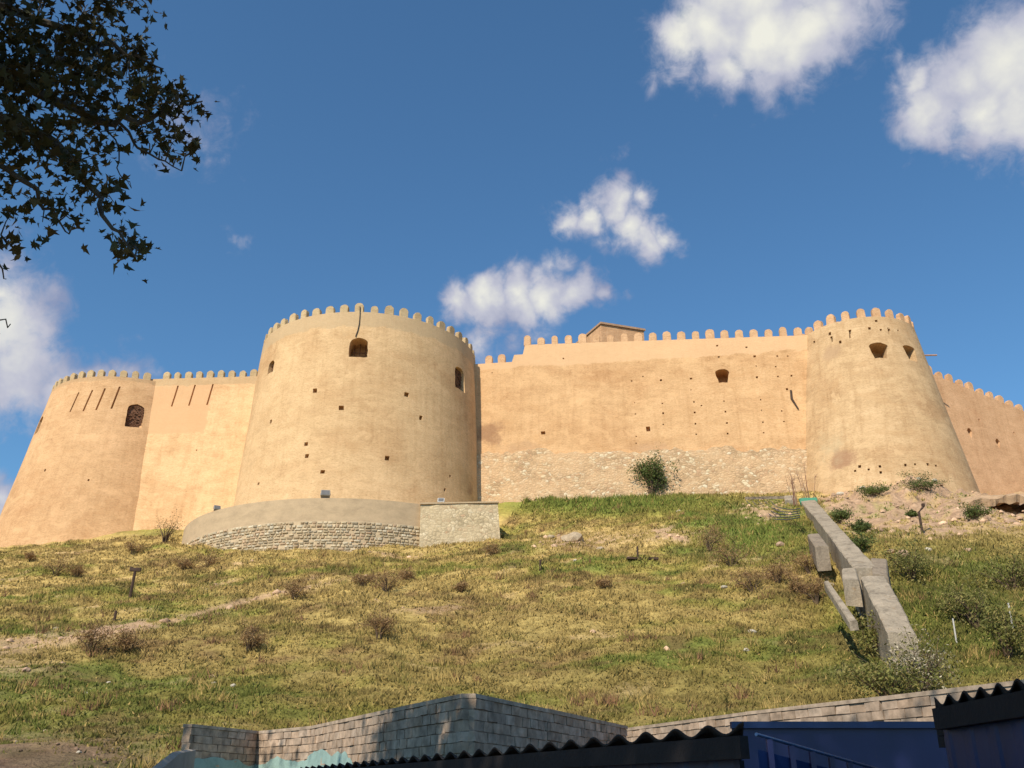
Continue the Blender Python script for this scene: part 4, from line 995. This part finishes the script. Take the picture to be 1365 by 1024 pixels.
# grey sloping buttress at the left end
g0=at_z(252,1003,2.25); g1=at_z(196,1030,1.85)
bt=MB(); A_=Vector((g0.x,g0.y,0)); B_=Vector((g1.x,g1.y-.2,0)); nn=Vector((0,.35,0))
vs=[A_+Vector((0,0,-.2)),B_+Vector((0,0,-.2)),B_+Vector((0,0,1.8)),A_.lerp(B_,.45)+Vector((0,0,2.17)),A_+Vector((0,0,2.3))]; vs=vs+[q+nn for q in vs]
bt.add(vs,[(0,1,2,3,4),(9,8,7,6,5)]+[((k+1)%5,k,5+k,5+(k+1)%5) for k in range(5)])
o=bt.build('buttress',plain_mat('pale_cement',(.40,.34,.27),.8,2,.02),None,origin=(g0.x,g0.y,0)); tag(o,'pale cement buttress sloping down from the left end of the block wall','buttress')
# ------------------------------------------------------------------ sheds
def blue_mat(name,base):
    m,nt,b=newmat(name,.42,.5); q=NT(nt); P=q.pos((1,1,.4)); a=q.noise(P,1.4,6,.65); f_=q.noise(q.pos((6,6,1)),3,4,.7)
    c=q.ramp(a,[(.3,tuple(k*.6 for k in base)),(.55,base),(.8,tuple(k*1.3 for k in base))]); c=q.mix(q.maprange(f_,.66,.74,0,.4),c,(.10,.06,.045))
    q.l(c,b.inputs['Base Color']); q.bump(a,.15,.02,b); return m
M_BLUE=blue_mat('blue_paint',(.008,.03,.12)); M_BLUE2=blue_mat('lighter_blue_paint',(.014,.035,.12)); M_ROOF=plain_mat('weathered_sheet',(.03,.026,.026),.6,2,.01,.8)
M_FAS=plain_mat('shade_dark_board',(.018,.015,.016),rough=.8); M_NAVY=blue_mat('navy_paint',(.012,.017,.085))  # fascia near black: shade under the roof edge put into its colour
def shed(A_,B_,z,nw,depth,over,label,amp=.028,wallz=None,ribs=9,bkv=None):
    """corrugated roof whose higher wavy edge runs A-B towards the viewer; blue sheet wall below it, set back"""
    A_=Vector((A_.x,A_.y,0)); B_=Vector((B_.x,B_.y,0)); d=B_-A_; Ln=d.length; d.normalize(); bk=Vector((-d.y,d.x,0))
    if bk.y<0: bk=-bk
    if bkv: bk=Vector(bkv).normalized()
    e=empty('blue_shed',((A_+B_)/2)+bk*.4); tag(e,label,'shed')
    v=[];f=[];K=nw*12; th=.012; slope=-.13
    for i in range(K+1):
        u=Ln*i/K; w=amp*math.cos(2*math.pi*i/12)
        for (s,zz) in ((0,w),(0,w-th),(depth,w-th),(depth,w)):
            v.append(A_+d*u+bk*s+Vector((0,0,z+zz+s*slope)))
    for i in range(K):
        for j in range(4): f.append((i*4+j,(i+1)*4+j,(i+1)*4+(j+1)%4,i*4+(j+1)%4))
    f.append((0,1,2,3)); f.append((K*4+3,K*4+2,K*4+1,K*4))
    mesh('roof',v,f,M_ROOF,e,True)
    mb=MB(); c=(A_+B_)/2; ang=math.atan2(d.y,d.x)
    mb.box(c+bk*.05+Vector((0,0,z-amp-.075)),(Ln/2-.01,.03,.06),rot=ang); 
    for s in (depth*.5,depth-.1): mb.box(c+bk*s+Vector((0,0,z-amp-.05+s*slope)),(Ln/2-.03,.03,.035),rot=ang)
    mb.build('fascia',M_FAS,e)
    mb=MB(); wz=z-amp-.03+over*slope
    # sheet wall with shallow ribs
    v=[];f=[];K=int(Ln/.05); 
    for i in range(K+1):
        u=.06+(Ln-.12)*i/K; rp_=.018 if (i//2)%3==0 else 0
        for zz in (0,wz): v.append(A_+d*u+bk*(over-rp_)+Vector((0,0,zz)))
    for i in range(K): f.append((2*i,2*i+2,2*i+3,2*i+1))
    mesh('wall',v,f,M_BLUE,e)
    mb=MB()
    for u,s1 in ((.06,0),(Ln-.06,0)):
        p0=A_+d*u; vs=[p0+bk*over,p0+bk*(depth-.1),p0+bk*(depth-.1)+Vector((0,0,z-.09+(depth-.1)*slope)),p0+bk*over+Vector((0,0,wz-.01))]; mb.add(vs,[(0,1,2,3)])
    p0=A_+bk*(depth-.1)+d*.06; p1=A_+bk*(depth-.1)+d*(Ln-.06); zz=z-.09+(depth-.1)*slope; mb.add([p0,p1,p1+Vector((0,0,zz)),p0+Vector((0,0,zz))],[(0,1,2,3)])
    mb.build('side_wall',M_BLUE2,e)
    return e,d,bk
SZ=1.95
sa=at_z(400,1025,SZ); sb=at_z(992,969,SZ)
shed(sa,sb,SZ,30,1.6,.22,'dark corrugated roof over blue sheet wall along the bottom, left of the navy panel',bkv=(.20,1,0))
z2=2.12
s2=at_z(1246,935,z2); s3=at_z(1480,884,z2)
shed(s2,s3,z2,9,1.0,.16,'blue shed with corrugated roof in the bottom right corner',amp=.024,bkv=(.42,1,0))
# navy panel wall between the sheds
pa=at_z(996,963,2.25); pb=at_z(1262,963,2.25); pn=empty('navy_panel_fence',((pa.x+pb.x)/2,pa.y,0)); tag(pn,'flat navy blue metal panel fence between the two corrugated roofs','fence')
mb=MB(); cx_=(pa.x+pb.x)/2; L2=(pb.x-pa.x)/2+.15
mb.box((cx_,pa.y+.02,1.1),(L2,.012,1.10)); mb.build('panel',M_NAVY,pn)
mb=MB(); mb.box((cx_,pa.y,2.225),(L2+.01,.045,.03)); mb.build('top_rail',M_BLUE2,pn)
mb=MB()
for k in range(5): mb.box((cx_-L2+.1+k*(2*L2-.2)/4,pa.y+.055,1.08),(.02,.02,1.08))
mb.build('frame_posts',M_NAVY,pn)
# sloping handrail and its fence in front of the panel
ra=at(1008,979,5.0); rb_=at(1185,1030,6.3)
rz0=ra.z; fe=empty('blue_railing',(ra.x,ra.y,0)); tag(fe,'pale blue sloping rail with panels below it, in front of the navy panel fence','railing')
mb=MB(); mb.tube([ra,rb_],.009,8); mb.build('rail',plain_mat('pale_blue_rail',(.03,.07,.17),rough=.4),fe)
mb=MB(); dn=Vector((0,0,-.07))
a0=ra+dn;b0=rb_+dn; mb.add([a0,b0,Vector((b0.x,b0.y,0)),Vector((a0.x,a0.y,0))],[(0,1,2,3)]); mb.build('panel',M_BLUE,fe)
mb=MB()
for k in range(7):
    p=ra.lerp(rb_,(k+.5)/7); mb.box((p.x,p.y-.02,(p.z)/2),(.014,.014,p.z/2-.01))
mb.build('balusters',M_NAVY,fe)
# ------------------------------------------------------------------ plane trees
M_TLEAF=col_mat('plane_leaf',.6,.3,.25,4,0,.12); M_BARK=plain_mat('plane_bark',(.10,.085,.065),.6,2.5,.03,.9)
def leaf_shape():
    pts=[]; ang=[-90,-58,-35,-12,12,38,62,90,118,142,168,192,215,238]
    rad=[.35,.30,.72,.40,.92,.48,.62,1.12,.62,.48,.92,.40,.72,.30]
    for a,r in zip(ang,rad): pts.append((r*math.cos(R(a)),r*math.sin(R(a))+.1,0))
    return np.array(pts)
LS=leaf_shape()
def leaves(C,size,cols,rg,droop=.6):
    n=len(C); k=len(LS)
    up=rg.normal(0,1,(n,3)); up[:,2]=np.abs(up[:,2])*1.0+.2; up/=np.linalg.norm(up,axis=1)[:,None]
    t=rg.normal(0,1,(n,3)); t[:,2]-=droop; t-=up*(t*up).sum(1)[:,None]; t/=np.linalg.norm(t,axis=1)[:,None]+1e-9; s=np.cross(up,t)
    sz=size*(.55+.75*rg.random(n))
    fold=np.abs(LS[:,0])*.35
    v=C[:,None,:]+sz[:,None,None]*(LS[None,:,0:1]*s[:,None,:]+LS[None,:,1:2]*t[:,None,:]+fold[None,:,None]*up[:,None,:])
    v=np.concatenate([C[:,None,:],v],1).reshape(-1,3)
    b=np.arange(n)[:,None]*(k+1); f=[]
    for i in range(k): f.append(np.stack([b[:,0],b[:,0]+1+i,b[:,0]+1+(i+1)%k],1))
    f=np.concatenate(f); c=np.array(cols)[rg.integers(0,len(cols),n)]*(.7+.6*rg.random(n))[:,None]
    return v,f,np.repeat(c,k+1,axis=0)
TC=[(.055,.055,.016),(.040,.040,.012),(.075,.06,.02)]
def plane_tree(trunk,h,cc,cr,label,visible=False,nleaf=9000,seed=0):
    rg=np.random.default_rng(seed); rr=random.Random(seed); e=empty('plane_tree',(trunk[0],trunk[1],0)); tag(e,label,'tree','plane trees around the viewer')
    T=Vector((trunk[0],trunk[1],0)); F=Vector((cc[0],cc[1],cc[2]-cr[2]*.7)); mb=MB()
    mb.tube([T-Vector((0,0,.3)),T.lerp(F,.3)+Vector((.15,.1,0)),T.lerp(F,.65)-Vector((.1,.1,0)),F],[.5,.40,.34,.28],12); mb.build('trunk',M_BARK,e,True)
    mb=MB(); skel=[]; clusters=[]
    for i in range(16):
        a=i*2.4+rr.random(); el=rr.uniform(-.2,1.2); r=rr.uniform(.65,.98)
        t=Vector((cc[0]+cr[0]*r*math.cos(a)*math.cos(el),cc[1]+cr[1]*r*math.sin(a)*math.cos(el),cc[2]+cr[2]*r*math.sin(el)))
        m_=F.lerp(t,.5)+Vector((0,0,.12*(t-F).length)); mb.tube([F.lerp(T,.1*rr.random()),F.lerp(m_,.6),m_,m_.lerp(t,.5),t],[.18,.13,.09,.06,.02],7)
        for k in range(7):
            s=F.lerp(m_,.5).lerp(t,rr.random()) if k%2 else m_.lerp(t,rr.random()); g=s+Vector((rr.gauss(0,1.3),rr.gauss(0,1.3),rr.gauss(0,1)))
            mb.tube([s,s.lerp(g,.5)+Vector((0,0,.15)),g],[.04,.025,.01],5); clusters.append(np.array(g)); clusters.append(np.array(s.lerp(g,.5)))
    vis_c=[];
    if visible:
        def pl(pts,Ys,r0,r1):
            P=[at(px,py,Y) for (px,py),Y in zip(pts,Ys)]
            # wavy, real 3D limb
            Q=[]
            for a_,b_ in zip(P[:-1],P[1:]):
                for k in range(4): Q.append(a_.lerp(b_,k/4)+Vector((rr.gauss(0,.03),rr.gauss(0,.05),rr.gauss(0,.03))))
            Q.append(P[-1]); n=len(Q); mb.tube(Q,[r0+(r1-r0)*i/(n-1) for i in range(n)],7); skel.extend(Q)
        root=Vector(cc)-Vector((0,0,cr[2]*.5))
        pl([(-420,-60),(-60,60),(60,130),(150,165),(215,150),(270,135)],[6,8,8.6,9,9.2,9.4],.10,.008)
        pl([(-420,-20),(-60,140),(60,180),(110,235),(140,290),(180,342)],[6,8.2,8.6,8.4,8.2,8],.09,.007)
        pl([(-200,120),(-60,200),(30,240),(70,285),(92,312)],[7,8,8.3,8.6,8.8],.05,.006)
        pl([(-420,-120),(-60,-20),(80,40),(170,70),(218,92)],[6,8.5,9,9.4,9.8],.09,.007)
        pl([(150,165),(200,200),(242,228)],[9,9.1,9.2],.02,.006); pl([(60,130),(75,60),(130,10),(195,-6)],[8.6,9.2,9.6,9.8],.03,.006)
        pl([(-40,300),(0,327),(22,331)],[8,8.3,8.4],.02,.005); pl([(-60,330),(-8,345),(8,372)],[8,8.3,8.4],.02,.005)
        pl([(-60,410),(-5,425),(14,432)],[8,8.2,8.3],.015,.005); pl([(-5,425),(0,445)],[8.2,8.2],.008,.004)
        pl([(150,165),(158,200),(165,232),(170,242)],[9,9,9,9],.012,.004); pl([(110,235),(100,200),(60,190)],[8.4,8.6,8.7],.015,.006)
        ell=[(55,55,95,75,1),(150,50,72,60,.9),(60,130,80,60,1),(150,140,72,48,.95),(200,135,40,60,.6),(258,142,16,10,.7),(240,210,18,28,.8),(200,190,36,36,.6),(100,195,70,42,.85),(35,225,46,45,.75),(55,275,36,34,.5),(20,280,18,20,.3),(110,235,32,30,.45),(150,292,22,26,.6),(168,318,20,18,.9),(180,338,13,10,.9),(135,262,16,22,.5),(200,85,30,45,.55),(222,110,18,34,.5),(150,0,60,14,.5),(15,330,9,6,.3),(92,300,12,13,.8),(190,-8,22,8,.5),(-60,90,110,150,1),(-80,250,80,90,.7),(60,-60,160,60,1)]
        SK=np.array([tuple(s) for s in skel]); sx,sy,sw=proj(SK[:,0],SK[:,1],SK[:,2])
        LC=[]
        for (ex,ey,rx,ry,dn) in ell:
            nc=max(2,int(rx*ry*.0066*dn**1.3))
            for i in range(nc):
                a=rg.random()*6.283; r=math.sqrt(rg.random()); px=ex+rx*r*math.cos(a); py=ey+ry*r*math.sin(a)
                j=int(np.argmin((sx-px)**2+(sy-py)**2)); Yb=SK[j,1]+rg.normal(0,.45); g=at(px,py,max(6.5,Yb)); s=Vector(SK[j])
                mb.tube([s,s.lerp(g,.5)+Vector((0,0,.06)),g],[.010,.007,.004],4)
                m=int(8+rg.random()*9); 
                for k in range(m): LC.append(np.array(g)+rg.normal(0,.105,3))
        LC=np.array(LC)
        v,f,c=leaves(LC,.078,TC,rg)
        mesh('leaves',v,f,M_TLEAF,e,False,None,c)
    mb.build('branches',M_BARK,e)
    cl=np.array(clusters); ci=rg.integers(0,len(cl),nleaf); C=cl[ci]+rg.normal(0,.75,(nleaf,3))
    px,py,w=proj(C[:,0],C[:,1],C[:,2]); inside=(w>0)&(px>-30)&(px<1400)&(py>-30)&(py<1060); C=C[~inside]
    v,f,c=leaves(C,.15,TC,rg); mesh('crown',v,f,M_TLEAF,e,False,None,c)
plane_tree((-9.5,2.5),16,(-7.5,1.5,13.5),(7.5,7.0,4.8),'tall plane tree whose leafy branches hang into the upper left corner',True,15000,3)
plane_tree((1.5,-8),17,(-1.5,-4.0,13.0),(7.0,6,4.5),'unseen plane tree added behind the viewer to shade the sheds',False,13000,5)  # this tree and the next are unseen, added to shade the foreground
plane_tree((-17,8),15,(-15.5,9,12.0),(4.8,5.5,4.2),'unseen plane tree added further left, outside the picture, to shade the block wall',False,9000,6)
print('objects',len(bpy.data.objects))
